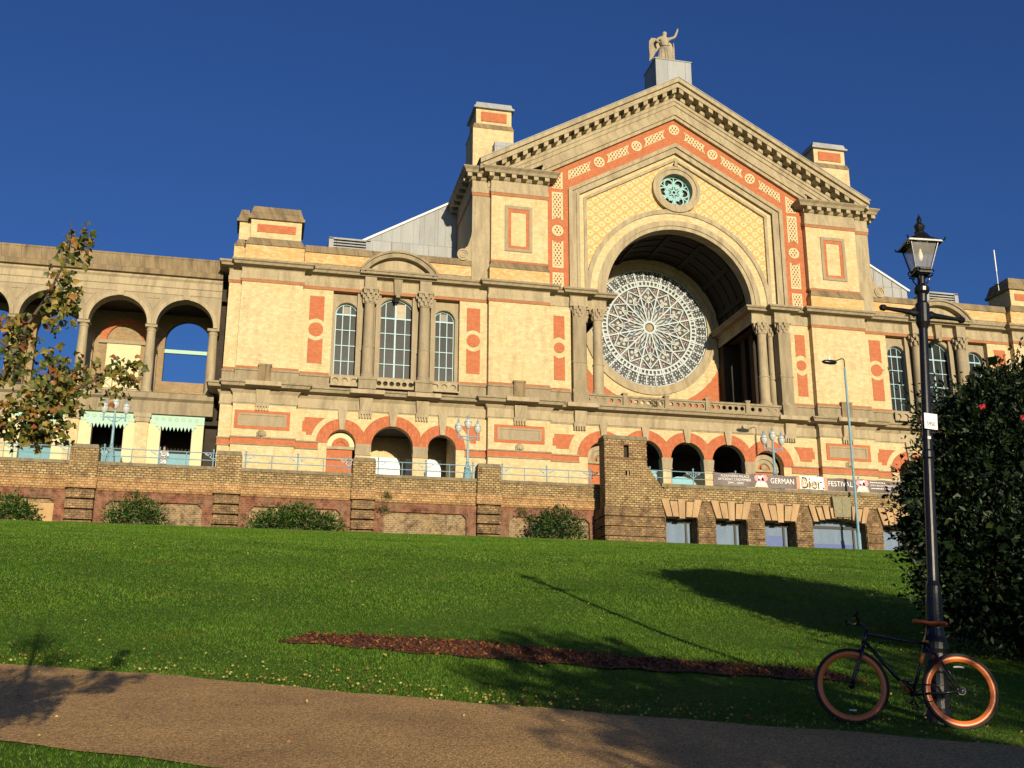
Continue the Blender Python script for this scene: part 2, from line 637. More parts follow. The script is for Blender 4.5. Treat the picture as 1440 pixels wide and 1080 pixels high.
mm, n, l, b = new_mat("bark_mulch")
v = coords(n, l)
vo = n.new("ShaderNodeTexVoronoi")
vo.inputs["Scale"].default_value = 38
l.new(v, vo.inputs["Vector"])
sp = n.new("ShaderNodeSeparateColor")
l.new(vo.outputs["Color"], sp.inputs[0])
l.new(ramp(n, l, sp.outputs[0], [(0, (0.04, 0.011, 0.003)), (0.6, (0.12, 0.034, 0.009)), (1, (0.28, 0.10, 0.03))]), b.inputs["Base Color"])
b.inputs["Roughness"].default_value = 0.9
bump(n, l, vo.outputs["Distance"], b, 1.0, 0.05)
mxs = np.array([0.3, 0.75, 1.65, 2.7, 3.7, 4.8, 6.7, 8.2])
bed = strip("mulch_bed", 0.31, 6.9, 200,
            lambda x: np.interp(x, [0.3, 1.1, 1.76, 2.9, 4.1, 5.2, 6.4, 8.2], [14.7, 14.36, 13.95, 13.45, 12.85, 12.5, 12.1, 11.6]) + 0.07 * np.sin(x * 9),
            lambda x: np.interp(x, mxs, [14.74, 15.4, 15.35, 15.0, 14.4, 13.7, 12.85, 12.3]) + 0.07 * np.sin(x * 9 + 1), 8, 0.02, mm)
tag(bed, kind="structure")

TZ = 12.75                                                     # terrace floor
ter = MB().box(-200, -8.7, -8.6, 160, TZ - 3, TZ).box(-8.7, 200, -9.75, 160, TZ - 3, TZ).build("terrace", plain("terrace_paving", (0.3, 0.25, 0.18), 0.9))
tag(ter, kind="structure")

# ------------------------------------------------------------------ the palace
GB = TZ - .2
pal = thing("palace", "long yellow and orange brick exhibition palace with a gabled centre, huge arch and round window", "palace", (0, 4, TZ))


def part(mb, name, mat, parent=None, **k):
    return mb.build(name, mat, parent or pal, **k)


HALF = [(-33.7, 9), (-33.7, .5), (-32.83, .5), (-32.83, 0), (-28.6, 0), (-28.6, .5), (-15.19, .5), (-15.19, 0), (-10.62, 0), (-10.62, .5)]
INNER = [(-8.9, .5), (-8.9, .25), (-7.65, .25), (-7.65, .8), (-5.98, .8), (-5.98, 7.6)]


def mirror(p):
    return [(-a, b) for a, b in reversed(p)]


# --- central gable wall, built as nested frames round the great arch
SL, SI = 0.563, 0.555
AZ = 29.7                                                      # springing of the great arch


def gable(w, za, zb, sl):
    return [(-w, zb), (-w, za - sl * w), (0, za), (w, za - sl * w), (w, zb)]


def gable_frame(w0, za0, w1, za1, sl, y0, y1, zb=29.6):
    a, b = gable(w0, za0, zb, sl), gable(w1, za1, zb, sl)
    return MB().plate([a + b[::-1]], y0, y1)


part(gable_frame(10.8, 45.25, 8.86, 42.97, SI, .5, 1.4), "gable_band", RB)
g = gable_frame(8.86, 42.97, 8.05, 42.2, SI, .42, 1.4)
g.plate([gable(8.93, 43.07, 29.6, SI) + gable(8.62, 42.73, 29.6, SI)[::-1]], .28, .5)
g.plate([gable(8.3, 42.42, 29.6, SI) + gable(8.05, 42.2, 29.6, SI)[::-1]], .34, .5)
part(g, "gable_moulding", STL)
part(gable_frame(8.05, 42.2, 7.66, 41.85, SI, .62, 1.4), "gable_brick_strip", YB)
part(gable_frame(7.66, 41.85, 7.42, 41.6, SI, .52, 1.4), "inner_moulding", STL)
ra = 7.3
fld = gable(7.42, 41.6, AZ, SI) + [(ra * math.cos(PI * i / 48), AZ + ra * math.sin(PI * i / 48)) for i in range(49)]
part(MB().plate([fld, circ_loop(0, 39.05, 1.5)], .72, 1.4), "diaper_field", DIA)
OCZ = 39.05
g = MB().ring(0, AZ, 5.95, 6.25, .62, 1.6, seg=64).ring(0, AZ, 6.25, 6.68, .54, 1.6, seg=64)
part(g, "arch_moulding", STL)
part(MB().ring(0, AZ, 6.68, 7.26, .60, 1.4, seg=64), "arch_brick_ring", YB)
part(MB().ring(0, AZ, 7.26, 7.62, .50, 1.4, seg=64), "arch_hood_mould", STL)
g = MB().ring(0, OCZ, 1.36, 1.72, .45, 1.5, 0, 2 * PI, 48).ring(0, OCZ, 1.72, 1.98, .36, 1.5, 0, 2 * PI, 48)
g.box(-.16, .16, .3, .5, OCZ + 1.95, OCZ + 2.45, .08, .05)
ocu = part(g, "round_vent", STL)
# oculus tracery
g = MB().ring(0, OCZ, 1.24, 1.37, 1.02, 1.12, 0, 2 * PI, 48)
for k in range(6):
    a = PI / 2 + k * PI / 3
    c, s = math.cos(a), math.sin(a)
    g.bar((.2 * c, OCZ + .2 * s), (1.25 * c, OCZ + 1.25 * s), .1, 1.03, 1.1)
    a2 = a + PI / 6
    c2, s2 = math.cos(a2), math.sin(a2)
    g.ring(.85 * c2, OCZ + .85 * s2, .31, .42, 1.04, 1.1, 0, 2 * PI, 20)
    p0 = (.30 * c2, OCZ + .30 * s2)
    for d in (-.42, .42):
        p1 = (.78 * math.cos(a2 + d * .62), OCZ + .78 * math.sin(a2 + d * .62))
        g.bar(p0, p1, .085, 1.05, 1.1)
    g.plate([[(.42 * c2, OCZ + .42 * s2), (.66 * math.cos(a2 + .3), OCZ + .66 * math.sin(a2 + .3)), (.86 * c2, OCZ + .86 * s2),
              (.66 * math.cos(a2 - .3), OCZ + .66 * math.sin(a2 - .3))]], 1.06, 1.09)
g.ring(0, OCZ, .12, .24, 1.02, 1.1, 0, 2 * PI, 20)
part(g, "tracery", plain("mint_tracery", (0.24, 0.46, 0.46), 0.5), ocu)
part(MB().plate([circ_loop(0, OCZ, 1.36, 40)], 1.3, 1.4), "dark_backing", DARK, ocu)


CRT = plain("cream_terracotta", (0.61, 0.50, 0.29), .85, var=.1, scale=5)


def lattice_piece(pts):
    return pts


def lattice(pts, name="lattice_panel"):
    """Cream border with the pierced field set a little proud of it."""
    o = part(MB().plate([pts], .47, .55), name, CRT)
    c = np.array(pts).mean(0)
    k = np.array([.74, .74]) if name == "roundel" else 1 - .2 / np.maximum(np.ptp(np.array(pts), axis=0), .5)
    part(MB().plate([[tuple(c + (np.array(p) - c) * k) for p in pts]], .455, .5), "pierced_field", LAT, o)


def arcpts(cx, cz, r, a0, a1, n=8):
    return [(cx + r * math.cos(a0 + (a1 - a0) * i / n), cz + r * math.sin(a0 + (a1 - a0) * i / n)) for i in range(n + 1)]


for s in (-1, 1):
    c = 9.8
    def vp(z0, z1, cut_lo=False, cut_hi=False):
        p = []
        lo = [(-.43, z0), (.43, z0)] if not cut_lo else [(-.43 + .86 * i / 8, z0 + .2 * math.sin(PI * i / 8)) for i in range(9)]
        hi = [(.43, z1), (-.43, z1)] if not cut_hi else [(.43 - .86 * i / 8, z1 - .2 * math.sin(PI * i / 8)) for i in range(9)]
        return [(s * (c + q[0]), q[1]) for q in lo + hi]
    lattice(vp(35.4, 37.75, True))
    lattice(vp(31.5, 33.72, False, True))
    lattice(vp(29.95, 31.1))
    lattice([(s * 10.23, 38.05), (s * 9.37, 38.05), (s * 9.37, 39.5), (s * 10.23, 39.0)])
    lattice(circ_loop(s * c, 34.55, .45), "roundel")
    for u0, u1 in ((8.9, 7.05), (5.75, 3.85), (2.6, .8)):
        q = []
        for i in range(9):
            t = i / 8
            q.append((u0 - .16 * math.sin(PI * t) * (u0 < 8), -.38 + .76 * t))
        for i in range(9):
            t = 1 - i / 8
            q.append((u1 + .16 * math.sin(PI * t), -.38 + .76 * t))
        lattice([(s * a, 44.31 - .566 * a + b_) for a, b_ in q])
    for u0 in (6.36, 3.22):
        lattice(circ_loop(s * u0, 44.31 - .566 * u0, .44), "roundel")
lattice(circ_loop(0, 44.31, .44), "roundel")

# --- pediment
g = MB().chevron(46.05, 45.2, 11.0, .22, 1.6, SL).chevron(45.75, 45.5, 11.1, .1, .4, SL)
g.chevron(47.05, 46.75, 15.3, .12, 1.6, SL).chevron(46.75, 46.4, 15.3, .2, 1.6, SL).chevron(46.4, 46.05, 15.3, .28, 1.6, SL)
part(g, "pediment_frieze", STL)
g = MB()
# the corniced top: soffit at 47.55, nosing in steps
g.chevron(47.62, 47.05, 15.6, .05, 1.6, SL).chevron(47.95, 47.5, 16.1, -.75, 1.6, SL).chevron(48.27, 47.9, 16.1, -.95, 1.6, SL)
part(g, "pediment_cornice", STL)
part(MB().chevron(48.34, 48.27, 16.2, -1.0, 9.5, SL), "gable_roof", LEAD)
g = MB()
for s in (-1, 1):
    for k in range(19):
        u0 = .12 + k * .82
        p = [(u0, .06), (u0 + .36, .06), (u0 + .36, .44), (u0, .44)]
        q = [(s * a, 47.08 - SL * a + h) for a, h in p]
        part(MB().plate([q], -.68, .1), "modillion", STL)
part(MB().plate([[(-15.3, 38.4), (15.3, 38.4), (0, 47.0)][::-1], ], 1.62, 2.0), "gable_backing", ST)

# --- upper piers either side of the gable
UP = [(-16.45, 8.5), (-16.45, .4), (-15.07, .4), (-15.07, 0), (-10.7, 0), (-10.7, .5)]
for s in (-1, 1):
    PP = UP if s < 0 else mirror(UP)
    m = MB(-s)
    m.box(-15.07, -10.7, 0, 2, 31.3, 36.75).box(-16.45, -15.07, .4, 2, 29.6, 36.75)
    part(MB(-s).box(-15.07, -10.7, 0, 3, 31.3, 36.75), "upper_pier", YB)
    part(MB(-s).box(-16.45, -15.07, .4, 8.5, 29.6, 36.75), "upper_pilaster", STL)
    part(MB().sweep([(.05, 36.72), (.05, 36.98), (-.4, 36.98), (-.4, 36.72)], PP), "string_course", STR)
    fr = [(.08, 36.98), (.08, 37.3), (.03, 37.35), (.03, 37.95), (.12, 38.0), (-.4, 38.0), (-.4, 36.98)]
    part(MB().sweep(fr, PP), "upper_frieze", STL)
    co = [(.12, 38.0), (.12, 38.3), (.62, 38.34), (.68, 38.55), (.85, 38.72), (.85, 38.8), (-.4, 39.1), (-.4, 38.0)]
    part(MB().sweep(co, PP), "upper_cornice", ST)
    for k in range(6):
        u0 = -15.35 + k * .86
        part(MB(-s).box(u0, u0 + .36, -.62, -.05, 38.02, 38.31), "modillion", STL)
    for u0 in (-16.95, -16.2):
        part(MB(-s).box(u0, u0 + .35, -.2, .3, 38.02, 38.31), "modillion", STL)
    for k in range(7):
        part(MB(-s).box(-17.1, -16.5, .7 + k * 1.1, 1.1 + k * 1.1, 38.02, 38.31), "modillion", STL)
    part(MB(-s).plate([[(-14.04, 32.28), (-11.92, 32.28), (-11.92, 35.97), (-14.04, 35.97)], [(-13.78, 32.5), (-12.16, 32.5), (-12.16, 35.72), (-13.78, 35.72)]], -.08, .1), "panel_frame", STU)
    part(MB(-s).plate([[(-13.78, 32.5), (-12.16, 32.5), (-12.16, 35.72), (-13.78, 35.72)], [(-13.55, 32.72), (-12.39, 32.72), (-12.39, 35.44), (-13.55, 35.44)]], -.04, .1), "panel_border", RB)
    part(MB(-s).box(-15.1, -10.66, -.05, .4, 31.32, 31.5), "string_course", STR)
    part(MB(-s).box(-15.25, -10.6, -.25, 2, 30.78, 31.32, .2, .22), "weathering", STD)
    part(MB(-s).box(-15.2, -10.64, -.2, 2, 29.6, 30.78), "pier_base", YB2)
    # scroll foot of the side pilaster
    g = MB(-s)
    pr = [(-16.4, 34.2), (-16.5, 33.4), (-16.75, 32.6), (-17.15, 32.2), (-17.45, 31.95), (-17.45, 31.4), (-16.4, 31.4)]
    g.plate([pr], .45, .85)
    for r0, r1, d in ((.34, .46, .36), (.17, .26, .38)):
        g.ring(-17.1, 31.85, r0, r1, d, .9, 0, 2 * PI, 24)
    g.lathe([(.09, .3), (.09, .6)], -17.1, .1, 31.85, 12, 'y').lathe([(.45, .44), (.45, .86)], -17.1, 0, 31.85, 24, 'y')
    part(g, "scroll", STL)

# --- chimneys, plinth of the statue
for s in (-1, 1):
    m = MB(-s)
    ch = part(m.box(-16.2, -12.95, 1.9, 4.9, 38, 43.3), "chimney", YB)
    part(MB(-s).box(-16.25, -12.9, 1.85, 4.95, 43.3, 43.75, .15, .15), "weathering", STD, ch)
    part(MB(-s).box(-15.95, -13.1, 2.0, 4.8, 43.75, 45.05), "chimney_stack", YB, ch)
    part(MB(-s).box(-15.55, -13.5, 1.93, 2.1, 43.98, 44.78), "red_panel", RB, ch)
    part(MB(-s).box(-16.15, -12.9, 1.75, 5.0, 45.05, 45.2).box(-16.05, -13.0, 1.85, 4.9, 45.2, 45.62, .12, .12), "chimney_cap", LEAD, ch)
    part(MB(-s).box(-14.6, -12.5, 1.2, 3.5, 40, 41.9), "lead_box", LEAD)
part(MB().box(-1.53, 1.53, 0, 2.7, 47.35, 50.35).box(-1.6, 1.6, -.06, 2.76, 50.35, 50.42), "statue_plinth", LEAD)

# --- wings with lead clad ends of the side roofs
for s in (-1, 1):
    part(MB(-s).plate([[(-24.0, 29.8), (-15.9, 29.8), (-15.9, 39.6), (-23.94, 34.95)]], 7.0, 12), "lead_clad_roof_end", LEAD)
    g = MB(-s)
    for k in range(9):
        x = -23.4 + k * .86
        g.box(x - .03, x + .03, 6.94, 7.05, 29.8, 34.95 + (x + 23.94) * .578 - .05)
    part(g, "lead_rolls", LEAD)
    part(MB(-s).plate([[(-24.1, 34.86), (-15.9, 39.6), (-15.9, 39.78), (-24.2, 35.0)]], 6.85, 12), "roof_verge", plain("white_trim", (.7, .7, .68)))
    m = MB(-s).box(-26.8, -26.45, 3.9, 6, 32.2, 33.75).box(-24.0, -23.65, 3.9, 6, 32.2, 33.75).box(-26.8, -23.65, 3.9, 6, 33.66, 33.8)
    for k in range(6):
        m.box(-26.5, -23.9, 3.95 + .02, 4.2, 32.35 + k * .22, 32.45 + k * .22)
    v_ = part(m, "louvre", LEAD)
    part(MB(-s).box(-26.6, -23.8, 4.25, 5.8, 32.2, 33.6), "louvre_back", DARK, v_)

# --- entablature, parapets, main floor walls
for left in (True, False):
    pth = HALF + INNER if left else mirror(HALF + INNER)
    part(MB().sweep([(.06, 28.2), (.06, 28.42), (-.4, 28.42), (-.4, 28.2)], HALF if left else mirror(HALF)), "string_course", STR)
    fr = [(.08, 28.42), (.08, 28.72), (.04, 28.76), (.04, 29.2), (.16, 29.3), (-.35, 29.3), (-.35, 28.42)]
    part(MB().sweep(fr, pth), "entablature_frieze", STL)
    co = [(.16, 29.28), (.58, 29.32), (.62, 29.48), (.74, 29.54), (.74, 29.68), (-.2, 29.85), (-.35, 29.85), (-.35, 29.28)]
    part(MB().sweep(co, pth), "entablature_cornice", ST)

for s in (-1, 1):
    def Q():
        return MB(-s)
    # wing wall with the bay cut out
    part(Q().plate([[(-28.7, 21.2), (-15.1, 21.2), (-15.1, 28.3), (-28.7, 28.3)], [(-26.45, 21.3), (-26.45, 28.25), (-17.27, 28.25), (-17.27, 21.3)]], .5, 1.4), "wing_wall", YB)
    part(Q().box(-32.83, -28.6, 0, 9, 21.2, 28.3), "pavilion_wall", YB)
    part(Q().box(-33.7, -32.83, .5, 9, 21.2, 28.3), "pavilion_side_wall", YB)
    part(Q().box(-15.19, -10.62, 0, 1.4, 21.2, 28.3), "pier", YB)
    part(Q().box(-10.62, -8.86, .5, 1.4, 21.2, 28.6), "inner_wall", YB)
    # parapet of the wing
    part(Q().box(-28.6, -15.1, .55, 1.6, 29.7, 30.45), "parapet_base", ST)
    part(Q().box(-28.6, -15.1, .5, 1.6, 30.2, 31.0), "parapet_band", YB2)
    part(Q().box(-28.6, -15.1, .4, 1.7, 31.0, 31.55, 0, .12), "parapet_coping", STD)
    part(Q().box(-28.6, -16.3, 1.7, 12, 30.5, 31.2), "wing_roof", LEAD)
    # red panels
    for c, w, r in ((-27.56, .52, .52), (-16.24, .5, .5), (-9.76, .42, .42)):
        zc = 25.2 if c != -9.76 else 25.15
        g = Q()
        for sg in (1, -1):
            ed = 2.5
            p = [(c - w, zc + sg * ed), (c + w, zc + sg * ed)] + [(c + w - 2 * w * i / 8, zc + sg * (.62 + .2 * math.sin(PI * i / 8))) for i in range(9)]
            g.plate([p], .47, .6)
        g.plate([circ_loop(c, zc, r)], .47, .6)
        part(g, "red_panel", RB)
    # plinth of the main floor
    for x0, x1, y in ((-33.75, -32.86, .44), (-32.88, -28.55, -.06), (-28.55, -26.45, .42), (-17.27, -15.22, .42), (-15.24, -10.57, -.06), (-10.57, -8.9, .42)):
        part(Q().box(x0, x1, y, y + .5, 21.1, 21.75).box(x0 - .03, x1 + .03, y - .08, y + .5, 21.72, 21.84).box(x0 - .03, x1 + .03, y - .14, y + .5, 20.8, 21.12, 0, .05), "wall_base", ST)
        part(Q().box(x0 + .04, x1 - .04, y + .04, y + .3, 21.84, 22.05), "string_course", STR)
    for x0 in (-31.3, -13.36):
        part(Q().box(x0, x0 + .85, -.26, .2, 20.9, 22.05).box(x0 - .05, x0 + .9, -.3, .2, 22.05, 22.2), "pedestal", STD)

    # --- triple window bay
    bay = Q().plate([[(-26.45, 21.3), (-17.27, 21.3), (-17.27, 28.25), (-26.45, 28.25)][::-1],
                     arch_loop(-25.4, 22.05, 26.7, .80), arch_loop(-21.87, 22.05, 26.68, 1.42), arch_loop(-18.34, 22.05, 26.7, .78)], .95, 1.4)
    for c, r in ((-25.4, .80), (-21.87, 1.42), (-18.34, .78)):
        bay.ring(c, 26.7, r + .02, r + .28, .86, 1.0)
        for q in (-1, 1):
            bay.box(c + q * (r + .15) - .13, c + q * (r + .15) + .13, .86, 1.0, 22.05, 26.7)
        bay.box(c - r - .3, c + r + .3, .7, 1.2, 21.9, 22.06)
    part(bay, "window_bay", STU)
    for c, r, z1 in ((-25.4, .80, 26.7), (-21.87, 1.42, 26.68), (-18.34, .78, 26.7)):
        w_ = part(Q().plate([arch_loop(c, 22.05, z1, r)], 1.3, 1.36), "window", DARKG)
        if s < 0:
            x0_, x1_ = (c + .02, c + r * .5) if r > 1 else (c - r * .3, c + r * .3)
            part(Q().box(x0_, x1_, 1.27, 1.32, z1 + .06, z1 + r * .8), "reflection_pane", plain("pale_reflection", (.40, .33, .22) if r > 1 else (.22, .2, .16), .6), w_)  # pale panel painted in for the reflection in the glass
        g = Q().ring(c, z1, r - .07, r, 1.2, 1.31)
        g.box(c - r, c - r + .07, 1.2, 1.31, 22.05, z1).box(c + r - .07, c + r, 1.2, 1.31, 22.05, z1)
        nv = 4 if r > 1 else 3
        for k in range(1, nv):
            x = c - r + 2 * r * k / nv
            h = z1 + math.sqrt(max(0, r * r - (x - c) ** 2))
            wd = .06 if (nv == 4 and k == 2) else .03
            g.box(x - wd, x + wd, 1.22, 1.31, 22.05, h)
        for k in range(1, 5):
            z = 22.05 + (z1 - 22.05) * k / 4
            wd = .055 if k == 4 else .03
            g.box(c - r, c + r, 1.21, 1.31, z - wd, z + wd)
        part(g, "glazing_bars", BARS, w_)
    # sill panels
    for c, w, dk in ((-25.4, .98, 0), (-21.87, 1.35, 1), (-18.34, .96, 0)):
        g = Q()
        nn = 6 if dk else 3
        holes = [circ_loop(c - w + 2 * w * (k + .5) / nn, 21.5, .17 if dk else .22, 14) for k in range(nn)]
        g.plate([[(c - w, 21.15), (c + w, 21.15), (c + w, 21.85), (c - w, 21.85)]] + holes, .3, .5)
        sp_ = part(g, "sill_panel", STL)
        part(Q().box(c - w, c + w, .46 if not dk else .52, .8, 21.15, 21.85), "sill_backing", STL if not dk else DARK, sp_)
    # columns of the bay
    for c in (-23.85, -19.87):
        g = Q().lathe([(.52, 21.75), (.52, 21.85), (.46, 21.95), (.48, 22.05), (.41, 22.15), (.41, 24.0), (.44, 24.02), (.44, 24.1), (.39, 24.12), (.355, 27.3), (.40, 27.32), (.40, 27.4), (.3, 27.4)], c, .35, 0, 24)
        cl = part(g, "column", STU, smooth=False)
        g = Q().lathe([(.36, 27.38), (.37, 27.7), (.44, 28.0), (.56, 28.25)], c, .35, 0, 16)
        for rw, (zb, zt, rr) in enumerate(((27.4, 27.78, .42), (27.7, 28.08, .48), (28.0, 28.28, .56))):
            for k in range(8):
                a = 2 * PI * (k + .5 * rw) / 8
                x, y = c + rr * math.cos(a), .35 + rr * math.sin(a)
                g.box(x - .075, x + .075, y - .075, y + .075, zb, zt, -.05, -.05)
        g.box(c - .58, c + .58, -.23, .93, 28.28, 28.42)
        part(g, "capital", STU, cl)
        part(Q().box(c - .62, c + .62, -.25, 1.0, 20.9, 21.55).box(c - .68, c + .68, -.32, 1.0, 21.55, 21.72), "pedestal", ST, cl)
        part(Q().box(c - .42, c + .42, -.02, .6, 28.42, 29.3), "entablature_block", STU)
        part(Q().box(c - .85, c - .5, .62, 1.0, 21.8, 28.2).box(c + .5, c + .85, .62, 1.0, 21.8, 28.2), "pilaster", STU)
    # segmental pediment
    hw, hh = 2.78, 1.5
    R_ = (hw * hw + hh * hh) / (2 * hh)
    zc = 29.75 + hh - R_
    a0 = math.asin((29.75 - zc) / R_)
    arc = lambda r: [(-21.87 + r * math.cos(PI - a0 - (PI - 2 * a0) * i / 24), zc + r * math.sin(PI - a0 - (PI - 2 * a0) * i / 24)) for i in range(25)]
    g = Q()
    g.plate([arc(R_) + arc(R_ - .42)[::-1]], -.42, 1.0)
    g.plate([arc(R_ + .06) + arc(R_ - .1)[::-1]], -.55, 1.0)
    g.box(-24.65, -19.1, -.42, .9, 29.42, 29.6).box(-24.7, -19.05, -.5, .9, 29.6, 29.75)
    part(g, "segmental_pediment", ST)
    part(Q().plate([[(-24.3, 29.75)] + [q for q in arc(R_ - .3) if q[1] > 29.76] + [(-19.45, 29.75)]], .1, .9), "pediment_panel", STL)
    part(Q().box(-22.12, -21.62, .1, .9, 28.1, 29.3, -.06, -.05).box(-22.02, -21.72, -.02, .9, 27.9, 28.2), "keystone", ST)

    # --- pavilion attic
    part(Q().box(-32.95, -28.5, -.12, 3.2, 29.7, 30.0).box(-32.75, -28.65, -.03, 3, 30.0, 31.0), "attic_base", YB2)
    part(Q().box(-33.55, -32.7, .5, 3.2, 29.7, 31.0), "attic_base_side", YB2)
    part(Q().box(-32.85, -28.6, -.12, 3.2, 31.0, 31.6, .3, .25).box(-33.6, -32.6, .45, 3.2, 31.0, 31.6, .3, .2), "weathering", STD)
    part(Q().box(-32.5, -28.95, .1, 2.9, 31.6, 33.05), "attic", YB)
    part(Q().box(-33.3, -32.5, .7, 2.7, 31.6, 33.0), "attic_side", YB)
    part(Q().box(-32.05, -29.35, .05, .3, 32.05, 32.65), "red_panel", RB)
    part(Q().box(-32.7, -28.75, -.1, 3.1, 33.0, 33.22).box(-32.62, -28.83, -.02, 3.02, 33.22, 34.1, .25, .3), "attic_cap", STD)
    part(Q().box(-33.5, -32.5, .5, 2.9, 32.95, 33.15).box(-33.42, -32.5, .58, 2.8, 33.15, 33.95, .2, .2), "attic_cap_side", STD)

    # --- columns of the great arch
    for c, y, r, square in ((-6.68, .78, .40, 0), (-7.75, 1.35, .36, 0), (-8.28, .42, .46, 1)):
        g = Q()
        if square:
            g.box(c - .5, c + .5, .12, 1.0, 21.9, 27.6).box(c - .56, c + .56, .08, 1.0, 24.0, 24.12).box(c - .58, c + .58, .05, 1.0, 21.7, 21.95)
        else:
            g.lathe([(r + .12, 21.7), (r + .12, 21.85), (r + .04, 22.0), (r, 22.15), (r, 24.0), (r + .04, 24.02), (r + .04, 24.12), (r - .03, 24.14), (r - .06, 27.5), (r, 27.55), (r, 27.62)], c, y, 0, 24)
        cl = part(g, "arch_pilaster" if square else "arch_column", ST if square else STL)
        g = Q()
        for rw, (zb, zt, rr) in enumerate(((27.6, 27.92, .36), (27.85, 28.2, .43), (28.1, 28.4, .52))):
            for k in range(8):
                a = 2 * PI * (k + .5 * rw) / 8
                x, yy = c + rr * math.cos(a), y + .05 + rr * math.sin(a)
                g.box(x - .075, x + .075, yy - .075, yy + .075, zb, zt, -.05, -.05)
        g.box(c - .36, c + .36, y - .28, y + .36, 27.6, 28.4, -.1, -.1)
        part(g, "capital", STU, cl)
        part(Q().box(c - .58, c + .58, y - .5, 1.6, 20.85, 21.72), "pedestal", ST, cl)

# --- the deep porch behind the great arch
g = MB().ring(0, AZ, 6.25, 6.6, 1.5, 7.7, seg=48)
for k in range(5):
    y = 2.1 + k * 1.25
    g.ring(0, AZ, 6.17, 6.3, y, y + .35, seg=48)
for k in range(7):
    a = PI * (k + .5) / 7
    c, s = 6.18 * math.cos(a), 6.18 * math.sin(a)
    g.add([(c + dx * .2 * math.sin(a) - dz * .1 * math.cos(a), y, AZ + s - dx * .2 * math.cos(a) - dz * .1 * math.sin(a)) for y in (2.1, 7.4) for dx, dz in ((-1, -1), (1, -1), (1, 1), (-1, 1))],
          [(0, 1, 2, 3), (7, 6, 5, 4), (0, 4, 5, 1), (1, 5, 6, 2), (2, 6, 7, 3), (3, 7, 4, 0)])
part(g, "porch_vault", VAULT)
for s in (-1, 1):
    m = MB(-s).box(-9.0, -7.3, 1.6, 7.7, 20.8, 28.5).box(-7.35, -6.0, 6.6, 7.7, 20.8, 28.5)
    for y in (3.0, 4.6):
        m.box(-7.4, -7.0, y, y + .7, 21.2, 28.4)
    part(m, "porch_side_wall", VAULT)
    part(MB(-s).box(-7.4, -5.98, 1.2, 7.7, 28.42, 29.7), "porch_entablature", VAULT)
part(MB().box(-9, 9, .55, 7.7, 20.2, 20.95), "porch_floor", ST)
RY, RZ_, RR = 7.6, 29.87, 5.12
bw = [(-7.4, 20.9), (7.4, 20.9), (7.4, 31)] + [(7.3 * math.cos(PI * i / 24), AZ + 7.3 * math.sin(PI * i / 24)) for i in range(2, 23)] + [(-7.4, 31)]
part(MB().plate([bw, circ_loop(0, RZ_, 5.2, 64)], RY, RY + .5), "porch_back_wall", RB)
part(MB().ring(0, RZ_, 5.8, 6.75, RY - .05, RY + .2, 0, 2 * PI, 72), "brick_annulus", YB)
part(MB().ring(0, RZ_, RR, 5.8, RY - .12, RY + .3, 0, 2 * PI, 72).ring(0, RZ_, 5.6, 5.85, RY - .2, RY + .2, 0, 2 * PI, 72), "rose_surround", STL)

# --- rose window
ros = part(MB().plate([circ_loop(0, RZ_, RR + .03, 72)], RY + .2, RY + .26), "rose_window", plain("rose_dark_glass", (0.085, 0.085, 0.09), 0.3, var=.5, scale=1.5, spec=.15))


def pol(r, a):
    return (r * math.cos(a), RZ_ + r * math.sin(a))


y0, y1 = RY + .05, RY + .18
g = MB()
N = 12
for k in range(36):
    a = 2 * PI * k / 36 + PI / 12
    if k % 3 == 0:
        g.bar(pol(.4, a), pol(RR, a), .12, y0 - .03, y1)
    else:
        g.bar(pol(4.05, a), pol(RR, a), .09, y0, y1)
g.ring(0, RZ_, 4.02, 4.16, y0, y1, 0, 2 * PI, 72).ring(0, RZ_, 3.62, 3.76, y0, y1, 0, 2 * PI, 72)
g.ring(0, RZ_, RR - .1, RR, y0, y1, 0, 2 * PI, 72).ring(0, RZ_, .40, .58, y0 - .05, y1, 0, 2 * PI, 32)
for k in range(72):
    a = 2 * PI * (k + .5) / 72
    g.bar(pol(3.74, a), pol(4.04, a), .13, y0 + .02, y1)
for k in range(N):
    a = 2 * PI * k / N + PI / 12
    h = PI / N
    for r0, r1, w in ((2.75, 3.55, .09), (2.75, 2.15, .07), (1.7, 2.75, .07)):
        g.bar(pol(r0, a), pol(r1, a + h), w, y0, y1)
        g.bar(pol(r0, a), pol(r1, a - h), w, y0, y1)
    g.bar(pol(1.7, a + h), pol(3.6, a + h), .05, y0 + .02, y1)
    g.bar(pol(.55, a + h * .5), pol(1.75, a + h), .05, y0 + .02, y1)
    g.bar(pol(.55, a + h * 1.5), pol(1.75, a + h), .05, y0 + .02, y1)
    g.bar(pol(1.1, a), pol(1.75, a + h * .7), .045, y0 + .02, y1)
    g.bar(pol(1.1, a), pol(1.75, a - h * .7), .045, y0 + .02, y1)
part(g, "tracery", WHITEB, ros)
# small triangles of the outer zone
g = MB()
for k in range(36):
    for i in range(3):
        for j in range(3):
            aa = 2 * PI * (k + (i + .5) / 3) / 36 + PI / 12
            r0 = 4.22 + j * .29
            d = 2 * PI / 36 / 3 * .27
            up = (i + j) % 2 == 0
            p = [pol(r0, aa - d), pol(r0, aa + d), pol(r0 + .17, aa)] if up else [pol(r0 + .17, aa - d), pol(r0 + .17, aa + d), pol(r0, aa)]
            g.plate([p], y0 + .06, y1 + .01)
tag(part(g, "triangle_lights", WHITEB, ros), kind="stuff")
